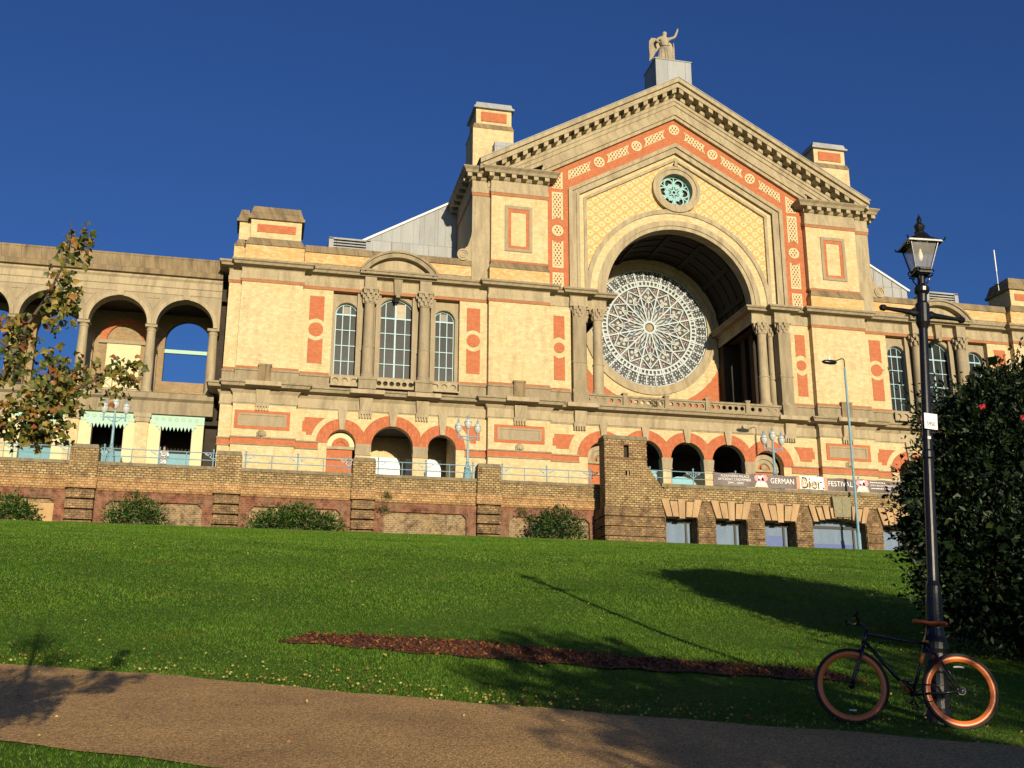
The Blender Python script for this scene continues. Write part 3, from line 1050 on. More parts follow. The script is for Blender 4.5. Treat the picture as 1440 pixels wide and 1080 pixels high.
# cream quatrefoil panes and coloured panes
cre, pink, blu = MB(), MB(), MB()
for k in range(N):
    a = 2 * PI * k / N + PI / 12 + PI / N
    for dr, da in ((3.12, 0), (2.72, .085), (2.72, -.085), (2.36, 0)):
        c = pol(dr, a + da)
        cre.plate([circ_loop(c[0], c[1], .14, 10)], y0 + .08, y1 + .02)
    for q in (-1, 1):
        c = pol(3.3, a + q * .16)
        cre.plate([circ_loop(c[0], c[1], .09, 8)], y0 + .08, y1 + .02)
    for j in range(5):
        for i in range(-2, 3):
            rr = 3.5 - j * .16
            aa = a + PI / N + i * .05
            if abs(i) * .16 < .42 - j * .08:
                c = pol(rr, aa)
                (pink if (i + j) % 2 else cre).plate([circ_loop(c[0], c[1], .05, 6)], y0 + .08, y1 + .02)
    cre.plate([[pol(.75, a), pol(1.25, a + .09), pol(1.6, a), pol(1.25, a - .09)]], y0 + .08, y1 + .02)
    (blu if k % 2 else pink).plate([[pol(1.5, a + .14), pol(1.95, a + .2), pol(1.7, a + .05)]], y0 + .08, y1 + .02)
    (pink if k % 3 else blu).plate([[pol(1.5, a - .14), pol(1.95, a - .2), pol(1.7, a - .05)]], y0 + .08, y1 + .02)
tag(part(cre, "cream_panes", plain("cream_glass", (0.40, 0.37, 0.28), .3), ros), kind="stuff")
tag(part(pink, "pink_panes", plain("pink_glass", (0.50, 0.22, 0.22), .3), ros), kind="stuff")
part(blu, "blue_panes", plain("blue_glass", (0.18, 0.34, 0.48), .3), ros)
part(MB().sphere(0, y0 + .1, RZ_, .36, sy=.5), "boss", STL, ros, smooth=True)

# --- balcony in front of the porch
for k, (x0, x1) in enumerate(((-8.0, -5.02), (-4.7, -1.78), (-1.46, 1.46), (1.78, 4.7), (5.02, 8.0))):
    nn = 6 if abs(x0 + x1) < 8 else 5
    holes = [circ_loop(x0 + (x1 - x0) * (i + .5) / nn, 21.28, .16, 14) for i in range(nn)]
    part(MB().plate([[(x0, 20.9), (x1, 20.9), (x1, 21.55), (x0, 21.55)]] + holes, .22, .42).box(x0, x1, .12, .52, 21.55, 21.7), "balustrade", ST)
for x in (-4.86, -1.62, 1.62, 4.86):
    part(MB().box(x - .16, x + .16, .06, .56, 20.9, 21.78).box(x - .2, x + .2, .02, .6, 21.78, 21.9), "baluster_pier", ST)

# --- plinth cornice and ground floor frieze across the whole front
full = HALF[:9] + [(-10.62, .45), (10.62, .45)] + mirror(HALF[:9])
part(MB().sweep([(.06, 19.42), (.06, 20.1), (.22, 20.3), (.22, 20.38), (-.4, 20.38), (-.4, 19.42)], full), "ground_frieze", STL)
part(MB().sweep([(.2, 20.36), (.8, 20.42), (.86, 20.6), (.96, 20.64), (.96, 20.76), (.1, 20.95), (-.4, 20.95), (-.4, 20.36)], full), "ground_cornice", ST)
part(MB().sweep([(.03, 19.36), (.03, 19.42), (.10, 19.44), (.10, 19.5), (-.3, 19.5), (-.3, 19.36)], full), "frieze_bead", STL)


def bracket(Q, c, w, y):
    g = Q.box(c - w * .42, c + w * .42, y - .28, y + .3, 19.45, 20.3, -w * .06, -.18).box(c - w * .48, c + w * .48, y - .2, y + .3, 19.2, 19.45, 0, -.06)
    for k in range(5):
        x = c - w * .4 + w * .8 * k / 4
        g.box(x - .055, x + .055, y - .2, y + .2, 18.92, 19.22)
    g.box(c - w * 1.25, c + w * 1.25, y - 1.15, y + .2, 20.44, 20.74)
    return g


for s in (-1, 1):
    for c, y in ((-30.9, 0), (-12.88, 0), (-23.85, .5), (-19.87, .5), (-8.3, .45)):
        part(bracket(MB(-s), c, .95, y), "bracket", STL)

# --- ground floor


def spandrel(sgn, u0, u1, zt, zb, cx, r):
    """Orange patch beside an arch; concave towards it."""
    p = [(u0, zt)]
    pts = []
    for i in range(13):
        z = zt + (zb - zt) * i / 12
        dz = z - 17.05
        x = cx - sgn * math.sqrt(max(r * r - dz * dz, 0))
        pts.append((x, z))
    return p + pts + [(u0 + sgn * .15, zb), (u0 + sgn * .15, zb + .22), (u0 - sgn * .12, zb + .22), (u0 - sgn * .12, zt - .3), (u0, zt - .3)]


for s in (-1, 1):
    def Q():
        return MB(-s)
    part(Q().box(-32.83, -28.6, 0, 9, GB, 19.42), "pavilion_ground_wall", YB)
    part(Q().box(-33.7, -32.83, .5, 9, GB, 19.42), "pavilion_side_ground_wall", YB)
    part(Q().box(-15.19, -10.62, 0, 1.2, GB, 19.42), "pier_ground_wall", YB)
    ow = [(-28.7, GB), (-26.42, GB)] + arch_loop(-25.42, GB, 17.05, .98)[1:-1] + [(-24.44, GB), (-23.36, GB)] + \
        arch_loop(-21.9, GB, 17.0, 1.46)[1:-1] + [(-20.44, GB), (-19.40, GB)] + arch_loop(-18.39, GB, 17.02, 1.0)[1:-1] + [(-17.39, GB), (-15.1, GB), (-15.1, 19.42), (-28.7, 19.42)]
    part(Q().plate([ow], .5, 1.1), "arcade_wall", YB)
    for c, z, r, ro, cl in ((-25.42, 17.05, .98, 1.74, (None, -23.9)), (-21.9, 17.0, 1.46, 2.22, (-23.9, -19.93)), (-18.39, 17.02, 1.0, 1.72, (-19.93, None))):
        part(Q().ring(c, z, r, ro, .45, 1.05, clip=cl, seg=48), "arch_ring", VB)
    for c, zt in ((-25.42, 18.0), (-21.9, 18.42), (-18.39, 18.0)):
        part(Q().plate([[(c - .17, zt), (c + .17, zt), (c + .32, 19.45), (c - .32, 19.45)]], .3, 1.0), "keystone", STL)
    for c, w in ((-23.9, .54), (-19.92, .54)):
        part(Q().box(c - w, c + w, .4, 1.12, 16.85, 17.08).box(c - w + .06, c + w - .06, .44, 1.1, 16.4, 16.86, -.05, -.03).box(c - w, c + w, .42, 1.11, 16.3, 16.4), "pier_capital", STU)
        part(Q().box(c - w + .05, c + w - .05, .46, 1.12, 14.2, 14.38).box(c - w + .05, c + w - .05, .46, 1.12, 13.5, 13.62), "red_band", RB)
    for u0, u1, cx, r, sg in ((-28.0, -26.7, -25.42, 2.1, 1), (-15.8, -17.0, -18.39, 2.1, -1)):
        part(Q().plate([spandrel(sg, u0, u1, 18.8, 17.55, cx, r)], .475, .6), "spandrel_panel", RB)
    part(Q().plate([spandrel(1, -10.2, -9.0, 18.6, 17.5, -6.55, 2.6)], .475, .6), "spandrel_panel", RB)
    # string course with its small moulding
    for x0, x1, y in ((-33.75, -32.83, .5), (-32.87, -28.56, 0), (-28.56, -27.0, .5), (-16.75, -15.15, .5), (-15.23, -10.58, 0), (-10.58, -8.35, .5)):
        part(Q().box(x0, x1, y - .05, y + .3, 16.6, 17.0), "red_band", RB)
        part(Q().box(x0 - .03, x1 + .03, y - .13, y + .3, 17.0, 17.1).box(x0 - .02, x1 + .02, y - .09, y + .3, 16.53, 16.6), "string_moulding", ST)
        part(Q().box(x0 + .04, x1 - .04, y - .03, y + .3, 13.5, 13.62), "red_band", RB)
    for x0, x1 in ((-32.68, -28.98), (-14.74, -11.05)):
        part(Q().plate([[(x0, 17.63), (x1, 17.63), (x1, 18.92), (x0, 18.92)], [(x0 + .24, 17.83), (x1 - .24, 17.83), (x1 - .24, 18.72), (x0 + .24, 18.72)]], -.05, .1), "panel_border", RB)
        part(Q().plate([[(x0 + .24, 17.83), (x1 - .24, 17.83), (x1 - .24, 18.72), (x0 + .24, 18.72)], [(x0 + .4, 17.96), (x1 - .4, 17.96), (x1 - .4, 18.59), (x0 + .4, 18.59)]], -.07, .1), "panel_frame", STU)
        part(Q().box(x0 + .4, x1 - .4, -.02, .1, 17.96, 18.59), "stucco_panel", STU)
        cx = (x0 + x1) / 2
        g = Q().sphere(cx, -.1, 17.28, .24, sy=.8)
        for k in range(9):
            a = 2 * PI * k / 9
            g.sphere(cx + .24 * math.cos(a), -.02, 17.28 + .24 * math.sin(a), .11, 8, 5)
        g.sphere(cx, -.27, 17.2, .1, 8, 6)
        part(g, "lion_mask", STL, smooth=True)
    # slits and low red lines in the ground wall
    for x, y in ((-30.9, 0), (-13.7, 0), (-10.1, .5)):
        part(Q().box(x - .2, x + .2, y - .02, y + .2, GB, 14.35), "slit_window", DARK)
    # blind arch niche
    part(Q().plate([arch_loop(-25.42, GB, 17.05, 1.0)], 1.1, 1.3), "niche_wall", RB)
    part(Q().ring(-25.42, 16.95, .62, .95, .98, 1.2).ring(-25.42, 16.95, .38, .62, 1.02, 1.15), "niche_ring", CREAM)
    part(Q().ring(-25.42, 16.95, .36, .64, 1.0, 1.16), "niche_arch", VB)
    part(Q().box(-26.4, -24.44, .95, 1.15, 16.75, 16.95).box(-26.4, -24.44, .98, 1.15, 16.0, 16.12), "niche_moulding", STL)
    part(Q().plate([[(-26.0, 13), (-24.9, 13), (-24.9, 13.8), (-25.1, 14.0), (-25.42, 14.15), (-25.75, 14.0), (-26.0, 13.8)]], 1.05, 1.12), "niche_board", plain("grey_green_paint", (.16, .2, .15)))
    # porch behind the arches
    g = Q().box(-24.5, -17.3, 5.2, 5.4, GB, 19.4).box(-24.6, -24.45, 1.1, 5.4, GB, 19.4).box(-17.35, -17.2, 1.1, 5.4, GB, 19.4)
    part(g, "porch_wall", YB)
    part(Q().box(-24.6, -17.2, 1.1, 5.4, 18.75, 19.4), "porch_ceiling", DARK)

# centre arcade: five arches, the outer two blind
ow = [(-10.7, GB)]
for c in (-3.27, 0, 3.27):
    ow += [(c - 1.31, GB)] + arch_loop(c, GB, 17.2, 1.31)[1:-1] + [(c + 1.31, GB)]
lo = ow
lo = [(-10.7, GB), (-7.7, GB)] + arch_loop(-6.5, GB, 17.0, 1.2)[1:-1] + [(-5.3, GB)] + ow[1:] + [(5.3, GB)] + arch_loop(6.5, GB, 17.0, 1.2)[1:-1] + [(7.7, GB), (10.7, GB), (10.7, 19.42), (-10.7, 19.42)]
part(MB().plate([lo], .5, 1.1), "centre_arcade_wall", YB)
for c in (-3.27, 0, 3.27):
    part(MB().ring(c, 17.2, 1.31, 2.05, .45, 1.05, clip=(c - 1.635, c + 1.635), seg=48), "arch_ring", VB)
for s in (-1, 1):
    part(MB(-s).ring(-6.5, 17.0, 1.2, 2.0, .45, 1.05, clip=(None, -4.9), seg=48), "arch_ring", VB)
    part(MB(-s).plate([arch_loop(-6.5, GB, 17.0, 1.25)], 1.5, 1.7), "niche_wall", RB)
    part(MB(-s).ring(-6.5, 16.9, .82, 1.15, 1.3, 1.55).ring(-6.5, 16.9, .5, .8, 1.4, 1.55), "niche_ring", STL)
    part(MB(-s).box(-7.7, -5.3, 1.3, 1.55, 16.72, 16.88).box(-7.6, -5.4, 1.35, 1.55, 15.9, 16.02), "niche_moulding", STL)
    part(MB(-s).sphere(-6.5, 1.4, 17.05, .28, sy=.6), "lion_mask", STL, smooth=True)
for c in (-6.5, -3.27, 0, 3.27, 6.5):
    part(MB().plate([[(c - .16, 18.42), (c + .16, 18.42), (c + .3, 19.45), (c - .3, 19.45)]], .3, 1.0), "keystone", STL)
for c in (-4.93, -1.635, 1.635, 4.93):
    part(MB().box(c - .42, c + .42, .4, 1.12, 17.0, 17.24).box(c - .36, c + .36, .44, 1.1, 16.5, 17.0, -.05, -.03).box(c - .4, c + .4, .42, 1.11, 16.4, 16.5), "pier_capital", STU)
    part(MB().box(c - .35, c + .35, .46, 1.12, 15.2, 15.32).box(c - .35, c + .35, .46, 1.12, 14.3, 14.42), "red_band", RB)
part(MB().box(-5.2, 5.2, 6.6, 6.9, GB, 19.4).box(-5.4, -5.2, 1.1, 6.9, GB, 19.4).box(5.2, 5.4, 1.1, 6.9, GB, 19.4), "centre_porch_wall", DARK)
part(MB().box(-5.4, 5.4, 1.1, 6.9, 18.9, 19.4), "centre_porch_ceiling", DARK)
# the body of the building behind the front
part(MB().plate([[(-16.2, TZ), (16.2, TZ), (16.2, 39), (0, 48.1), (-16.2, 39)]], 8.3, 9.5), "hall_body", STU)
part(MB().box(-28.7, -10.6, 5.5, 9, TZ, 30.6).box(10.6, 28.7, 5.5, 9, TZ, 30.6), "wing_body", STU)

# ------------------------------------------------------------------ statue on the gable
STAT = stone("weathered_statue_stone", (0.40, 0.345, 0.245), (0.13, 0.11, 0.08), 0.7, None, (0.4, 0.33, 0.2))


def skin_fig(name, joints, edges, mat, parent=None, sub=2, flat=False):
    """Continuous surface grown over a chain of joints {name: (point, radius)}."""
    me = bpy.data.meshes.new(name)
    ks = list(joints)
    me.from_pydata([joints[k][0] for k in ks], [(ks.index(a), ks.index(b_)) for a, b_ in edges], [])
    o = bpy.data.objects.new(name, me)
    S.collection.objects.link(o)
    sk = o.modifiers.new("skin", 'SKIN')
    for i, k in enumerate(ks):
        r = joints[k][1]
        me.skin_vertices[0].data[i].radius = r if isinstance(r, tuple) else (r, r)
        me.skin_vertices[0].data[i].use_root = (i == 0)
    sk.use_smooth_shade = True
    sd = o.modifiers.new("sub", 'SUBSURF')
    sd.levels = sd.render_levels = sub
    me.materials.append(mat)
    if parent:
        o.parent = parent
    return o


stt = thing("statue", "winged stone angel with one arm raised standing on the plinth above the gable", "statue", (-.25, 1.2, 50.42))
stt.scale = (1.2, 1.1, 1.03)
J = {"pelvis": ((0, 0, 1.55), (.36, .30)), "waist": ((.02, 0, 1.95), (.27, .23)), "chest": ((.0, -.02, 2.4), (.36, .26)), "neck": ((.02, -.02, 2.82), .12),
     "head": ((.04, -.06, 3.05), .19), "crown": ((.04, -.04, 3.25), .15),
     "shl": ((-.36, 0, 2.62), .14), "ell": ((-.62, -.15, 2.25), .11), "hal": ((-.5, -.4, 1.95), .08), "fil": ((-.45, -.5, 1.9), .05),
     "shr": ((.40, 0, 2.66), .14), "elr": ((.78, -.05, 2.86), .10), "har": ((.98, -.05, 3.45), .075), "fir": ((1.03, -.05, 3.72), .045),
     "hem1": ((0, 0, 1.0), (.44, .38)), "hem2": ((0, 0, .45), (.50, .44)), "hem3": ((.0, 0, .05), (.56, .5))}
skin_fig("robed_body", J, [("pelvis", "waist"), ("waist", "chest"), ("chest", "neck"), ("neck", "head"), ("head", "crown"), ("chest", "shl"), ("shl", "ell"), ("ell", "hal"), ("hal", "fil"),
                           ("chest", "shr"), ("shr", "elr"), ("elr", "har"), ("har", "fir"), ("pelvis", "hem1"), ("hem1", "hem2"), ("hem2", "hem3")], STAT, stt)
g = MB()
O3 = stt.location
for i in range(16):                                            # folds of the robe
    a = PI + PI * (i + .5) / 16 + random.uniform(-.08, .08)
    x1, yy1 = .42 * math.cos(a), .36 * math.sin(a)
    x2, yy2 = .62 * math.cos(a), .56 * math.sin(a)
    g.tube([(O3.x + x1 * .8, O3.y + yy1 * .8, O3.z + 1.75), (O3.x + x1 * 1.05, O3.y + yy1 * 1.05, O3.z + 1.0), (O3.x + x2, O3.y + yy2, O3.z + .03)], [.03, .06, .085], 6)
g.tube([(O3.x - .3, O3.y - .25, O3.z + 1.9), (O3.x, O3.y - .33, O3.z + 1.82), (O3.x + .3, O3.y - .25, O3.z + 1.92)], .06, 6)
g.build("robe_folds", STAT, stt, smooth=True)
for s in (-1, 1):
    g = MB()
    outl = [(.2, 2.5), (.55, 2.75), (.85, 2.72), (1.02, 2.4), (1.05, 1.8), (1.02, 1.1), (1.06, .55), (.9, .75), (.75, 1.0), (.6, 1.35), (.4, 1.7), (.22, 2.0)]
    if s > 0:
        outl = [(.2, 2.5), (.4, 2.6), (.62, 2.4), (.72, 1.9), (.78, 1.2), (.86, .45), (.7, .5), (.6, .8), (.5, 1.2), (.35, 1.7), (.22, 2.0)]
    g.plate([[(O3.x + s * a, O3.z + b_) for a, b_ in outl]], O3.y + .22, O3.y + .34)
    for i in range(6):
        t = i / 5
        g.bar((O3.x + s * (.75 - .1 * t), O3.z + 2.5 - 1.0 * t), (O3.x + s * (.98 - .18 * (s > 0)), O3.z + 1.9 - 1.2 * t), .05, O3.y + .18, O3.y + .3)
    g.build("wing", STAT, stt)
g = MB().lathe([(.26, 0), (.26, .1), (.2, .15), (.2, .55), (.28, .62), (.28, .72), (.2, .75)], O3.x - .62, O3.y + .05, O3.z, 14)
g.build("pedestal_stump", STAT, stt, smooth=False)

# ------------------------------------------------------------------ ruined colonnade on the left
col = thing("colonnade", "weathered stone colonnade of open arches above a row of pale framed doorways", "colonnade", (-55, 2, TZ))
xc_ = [-36.55 - 4.47 * k for k in range(8)]
L0, L1 = -70.0, -34.1
RA, SPZ = 1.93, 25.2
CY0 = 2.0
lp = [(L0, SPZ)]
for c in reversed(xc_):
    lp += arch_loop(c, SPZ, SPZ, RA, 28)[1:-1]
lp += [(L1 - .1, SPZ), (L1 - .1, 27.5), (L0, 27.5)]
part(MB().plate([lp], CY0, CY0 + .9), "arcade_wall", STU, col)
g = MB()
for i, c in enumerate(xc_):
    g.ring(c, SPZ, RA, RA + .28, CY0 - .12, CY0 + .5, clip=(c - 2.235, c + 2.235), seg=40)
    g.plate([[(c - .2, SPZ + RA), (c + .2, SPZ + RA), (c + .28, 27.5), (c - .28, 27.5)]], CY0 - .2, CY0 + .3)
part(g, "archivolts", STL, col)
g = MB()
for i, c in enumerate(xc_[:-1]):
    m = c - 2.235
    g.plate([[(m - .62, 27.25), (m + .62, 27.25), (m + .2, 26.6), (m, 26.25), (m - .2, 26.6)][::-1], [(m - .42, 27.13), (m + .42, 27.13), (m + .1, 26.65), (m, 26.5), (m - .1, 26.65)]], CY0 - .05, CY0 + .2)
part(g, "spandrel_ornament", STU, col)
lf = [(L0, CY0), (L1 - .1, CY0)]
part(MB().box(L1 - .6, -33.65, CY0 + 1.6, CY0 + 1.9, GB, 30.0), "shade_dark_return", DARK, col)  # added dark wall, its colour stands for the shade in the gap
part(MB().sweep([(.05, 27.5), (.05, 27.95), (.12, 28.0), (.12, 28.45), (.25, 28.6), (.25, 28.72), (-1.4, 28.72), (-1.4, 27.5)], lf), "entablature", STL, col)
part(MB().sweep([(.25, 28.72), (.5, 28.78), (.5, 29.15), (.15, 29.3), (.02, 30.1), (.02, 30.25), (-1.6, 30.35), (-1.6, 28.72)], lf), "cornice", STD, col)
part(MB().sweep([(.05, 30.2), (.05, 30.33), (-.5, 30.33), (-.5, 30.2)], lf), "coping", STD, col)
for c in [L1 - .5] + [x - 2.235 for x in xc_[:6]]:
    g = MB().lathe([(.42, 20.3), (.42, 20.45), (.36, 20.55), (.33, 20.65), (.34, 22.3), (.29, 24.75), (.33, 24.8), (.33, 24.88), (.29, 24.92), (.36, 25.02)], c, CY0 + .4, 0, 20)
    cl = part(g, "column", STL, col)
    part(MB().box(c - .40, c + .40, CY0 - .02, CY0 + .82, 25.02, 25.2), "capital", STU, cl)
part(MB().sweep([(.05, 18.8), (.05, 19.7), (.3, 19.85), (.35, 20.2), (.1, 20.32), (-4.6, 20.32), (-4.6, 18.8)], lf), "balcony_band", ST, col)
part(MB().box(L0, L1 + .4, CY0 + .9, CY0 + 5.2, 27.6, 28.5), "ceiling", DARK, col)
# rear wall, open to the sky in every other bay
RYw = CY0 + 4.8
lp = [(L0, 30), (-34.2, 30), (-34.2, 20.3), (L0, 20.3)]
holes = []
for i, c in enumerate(xc_[:6]):
    if i == 1:
        continue
    holes.append(arch_loop(c - .05, 22.45 if i == 0 else 20.9, 25.6, 1.62, 24))
part(MB().plate([lp] + holes, RYw, RYw + .6), "rear_wall", brick("ruin_brick", (.40, .29, .15), (.30, .20, .10), (.28, .22, .14), blotch=(.18, .12, .07), bamt=.6), col)
c = xc_[1]
nb = part(MB().ring(c, 25.3, 1.25, 1.75, RYw - .2, RYw + .1), "niche_arch", RB, col)
part(MB().box(c - 1.8, c + 1.8, RYw - .22, RYw + .05, 25.05, 25.3), "niche_moulding", STU, nb)
part(MB().box(c - 1.2, c + 1.15, RYw - .1, RYw + .05, 20.3, 25.05), "cream_panel", CREAM, nb)
for i, c in enumerate(xc_[:5]):
    m = c + 2.1
    part(MB().box(m - .45, m + .25, RYw - .4, RYw + .1, 20.3, 25.4).box(m - .5, m + .3, RYw - .45, RYw + .1, 25.4, 25.6), "rear_pilaster", STU, col)
part(MB().box(xc_[0] - 1.7, xc_[0] + 1.6, RYw + .2, RYw + .4, 24.7, 24.98), "pale_tie_beam", MINT, col)
g = MB()
for i, c in enumerate(xc_[1:5]):                               # thin iron balustrade behind the columns
    x0, x1 = c - 2.0, c + 2.0
    g.tube([(x0, CY0 + .3, 21.35), (x1, CY0 + .3, 21.35)], .035, 6).tube([(x0, CY0 + .3, 20.5), (x1, CY0 + .3, 20.5)], .03, 6)
    for k in range(4):
        a, b_ = x0 + k, x0 + k + 1
        g.tube([(a, CY0 + .3, 20.5), (b_, CY0 + .3, 21.35)], .02, 5).tube([(a, CY0 + .3, 21.35), (b_, CY0 + .3, 20.5)], .02, 5).tube([(a, CY0 + .3, 20.4), (a, CY0 + .3, 21.4)], .03, 5)
part(g, "iron_balustrade", plain("rusty_iron", (.12, .09, .06), .7), col)
# doorways with mint valances
SAGE = plain("sage_paint", (.30, .42, .33))
for i, c in enumerate(xc_[:6]):
    m = c - 2.235
    pl = part(MB().box(m - .42, m + .42, CY0 + .05, CY0 + .9, GB, 18.2), "door_pilaster", YB, col)
    part(MB().box(m - .5, m + .5, CY0 - .08, CY0 + .9, 18.2, 18.5, -.0, 0).box(m - .58, m + .58, CY0 - .14, CY0 + .9, 18.5, 18.8), "pilaster_cap", STL, pl)
    x0, x1 = c - 1.82, c + 1.82
    fr = part(MB().box(x0, x0 + .82, CY0 + .25, CY0 + .75, GB, 18.2).box(x1 - .76, x1, CY0 + .25, CY0 + .75, GB, 18.2), "door_frame", CREAM, col)
    part(MB().box(x0 - .02, x1 + .02, CY0 + .2, CY0 + .76, 18.2, 18.8), "door_head", MINT, fr)
    va = [(x0 + .5, 18.3), (x0 + .5, 17.95)]
    nt = 10
    for q in range(nt):
        a = x0 + .6 + (x1 - x0 - 1.2) * q / nt
        w = (x1 - x0 - 1.2) / nt
        va += [(a, 18.0), (a + w * .2, 17.9), (a + w * .5, 17.68), (a + w * .8, 17.9)]
    va += [(x1 - .6, 18.0), (x1 - .5, 17.95), (x1 - .5, 18.3)]
    g = MB().plate([va], CY0 + .14, CY0 + .2)
    part(g, "valance", MINT, fr)
    for q in range(7):
        part(MB().ring(x0 + .5 + (x1 - x0 - 1) * q / 6, 18.52, .06, .13, CY0 + .17, CY0 + .22, 0, 2 * PI, 12), "rosette", SAGE, fr)
    dr = part(MB().box(x0 + .8, x1 - .74, CY0 + .8, CY0 + .9, GB, 16.25), "door", TEALD, fr)
    for q in range(2):
        xx = x0 + 1.05 + q * 1.05
        part(MB().box(xx, xx + .75, CY0 + .76, CY0 + .82, 14.6, 15.75), "door_panel", DARKG, dr)
        if i == 0 and q == 1:
            part(MB().box(xx + .05, xx + .34, CY0 + .73, CY0 + .77, 15.3, 15.48).box(xx + .42, xx + .7, CY0 + .73, CY0 + .77, 15.3, 15.48), "notice", WHITE, dr)
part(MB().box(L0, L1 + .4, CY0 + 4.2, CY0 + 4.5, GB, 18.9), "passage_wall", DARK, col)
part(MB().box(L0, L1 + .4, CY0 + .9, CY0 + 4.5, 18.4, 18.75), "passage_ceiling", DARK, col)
# low ruined parapet seen through the right hand arch
part(MB().box(-37.5, -34.3, RYw + 1.0, RYw + 1.4, 20, 22.5), "ruined_wall_stub", brick("ruin_brick_b", (.38, .24, .13), (.28, .17, .09), (.25, .2, .13), blotch=(.14, .1, .06), bamt=.7), col)

# ------------------------------------------------------------------ terrace retaining walls
def lz(z):
    return z * 66.0 / 65.0


def lu(u):
    return (u + 30.572) * 66.0 / 65.0 - 30.572


WY = -9.0
SB = brick("stock_brick", (0.58, 0.43, 0.20), (0.34, 0.215, 0.085), (0.10, 0.075, 0.05), 0.30, 0.14, 0.030, blotch=(0.26, 0.18, 0.09), bamt=0.7, bscale=0.6, soot=0.4, grime=0.75)
SBO = brick("orange_stock_brick", (0.56, 0.36, 0.16), (0.42, 0.24, 0.095), (0.20, 0.13, 0.07), 0.30, 0.14, 0.026, blotch=(0.40, 0.24, 0.12), bamt=0.5, bscale=0.8, grime=0.6)
RBW = brick("weathered_red_brick", (0.30, 0.085, 0.045), (0.20, 0.065, 0.04), (0.22, 0.15, 0.1), 0.26, 0.12, 0.02, blotch=(0.22, 0.15, 0.09), bamt=0.9, bscale=0.7, soot=.6, grime=0.95)
INB = brick("infill_brick", (0.30, 0.20, 0.10), (0.17, 0.11, 0.06), (0.34, 0.28, 0.18), 0.26, 0.12, 0.024, blotch=(0.36, 0.24, 0.12), bamt=0.75, bscale=0.8, soot=.6, grime=0.95)
RUS = brick("rusticated_brick", (0.44, 0.29, 0.13), (0.25, 0.15, 0.07), (0.13, 0.095, 0.06), 0.3, 0.13, 0.026, blotch=(0.15, 0.10, 0.06), bamt=0.9, bscale=1.3, soot=.6, grime=0.95)
COP = stone("terrace_coping_stone", (0.24, 0.20, 0.125), (0.085, 0.075, 0.05), 0.7, (1.2, 4), (0.22, 0.17, 0.09))
SANDY = stone("sandy_block", (0.46, 0.31, 0.16), (0.2, 0.13, 0.08), .6, None, (.42, .24, .14))

tw = thing("terrace_wall", "long terrace wall of yellow brick over weathered red brick panels below the railings", "wall", (-35, WY, 9.2))
capz = lz(13.85)
copz = lz(12.93)
piers = [(-48.9, -47.4), (-41.15, -39.63), (-33.22, -31.78), (-25.4, -24.05), (-17.9, -16.46)]
piers = [(lu(a), lu(b_)) for a, b_ in piers]
piers = [(piers[0][0] - 7.9, piers[0][1] - 7.9)] + piers
WB = 7.5
# main body in layers: red base, orange oversailing band, yellow parapet, coping
XL, XR = -75.0, -9.2
part(MB().box(XL, XR, WY + .3, WY + .9, WB, lz(11.5)), "wall_core", INB, tw)
part(MB().sweep([(.0, lz(11.3)), (.08, lz(11.4)), (.08, lz(11.75)), (.14, lz(11.85)), (.14, lz(12.0)), (-.6, lz(12.0)), (-.6, lz(11.3))], [(XL, WY), (XR, WY)]), "brick_band", SBO, tw)
part(MB().box(XL, XR, WY, WY + .7, lz(12.0), copz - .2), "parapet", SB, tw)
part(MB().box(XL, XR, WY - .1, WY + .8, copz - .2, copz, 0, .03), "coping", COP, tw)
for a, b_ in piers:
    pr = part(MB().box(a, b_, WY - .28, WY + .8, lz(11.9), capz - .25), "pier", SB, tw)
    part(MB().box(a - .0, b_ + .0, WY - .33, WY + .85, capz - .25, capz, .05, .08), "pier_cap", COP, pr)
    part(MB().box(a - .06, b_ + .06, WY - .38, WY + .5, lz(11.35), lz(11.95), 0, .06), "pier_band", SBO, pr)
    g = MB()
    zt = lz(11.33)
    for q in range(5):
        g.box(a + .0, b_ - .0, WY - .3, WY + .5, zt - .54, zt - .08, .02, .04)
        g.box(a + .06, b_ - .06, WY - .12, WY + .5, zt - .09, zt)
        zt -= .6
    part(g, "rusticated_pier", RUS, pr)
allp = piers + [(-9.9, -9.0)]
for i in range(len(piers)):
    a, b_ = piers[i][1], allp[i + 1][0]
    zt, zb = lz(11.35), lz(10.75)
    part(MB().plate([[(a, WB), (a + .6, WB), (a + .6, zb - .25), (a + .85, zb), (b_ - .85, zb), (b_ - .6, zb - .25), (b_ - .6, WB), (b_, WB), (b_, zt), (a, zt)]], WY + .08, WY + .5), "red_brick_frame", RBW, tw)
    if i in (1, ):
        part(MB().box(a + .6, b_ - .6, WY + .2, WY + .32, WB, zb - .25), "ochre_render", plain("ochre_render", (.42, .27, .12), .9, var=.2, scale=1.5), tw)

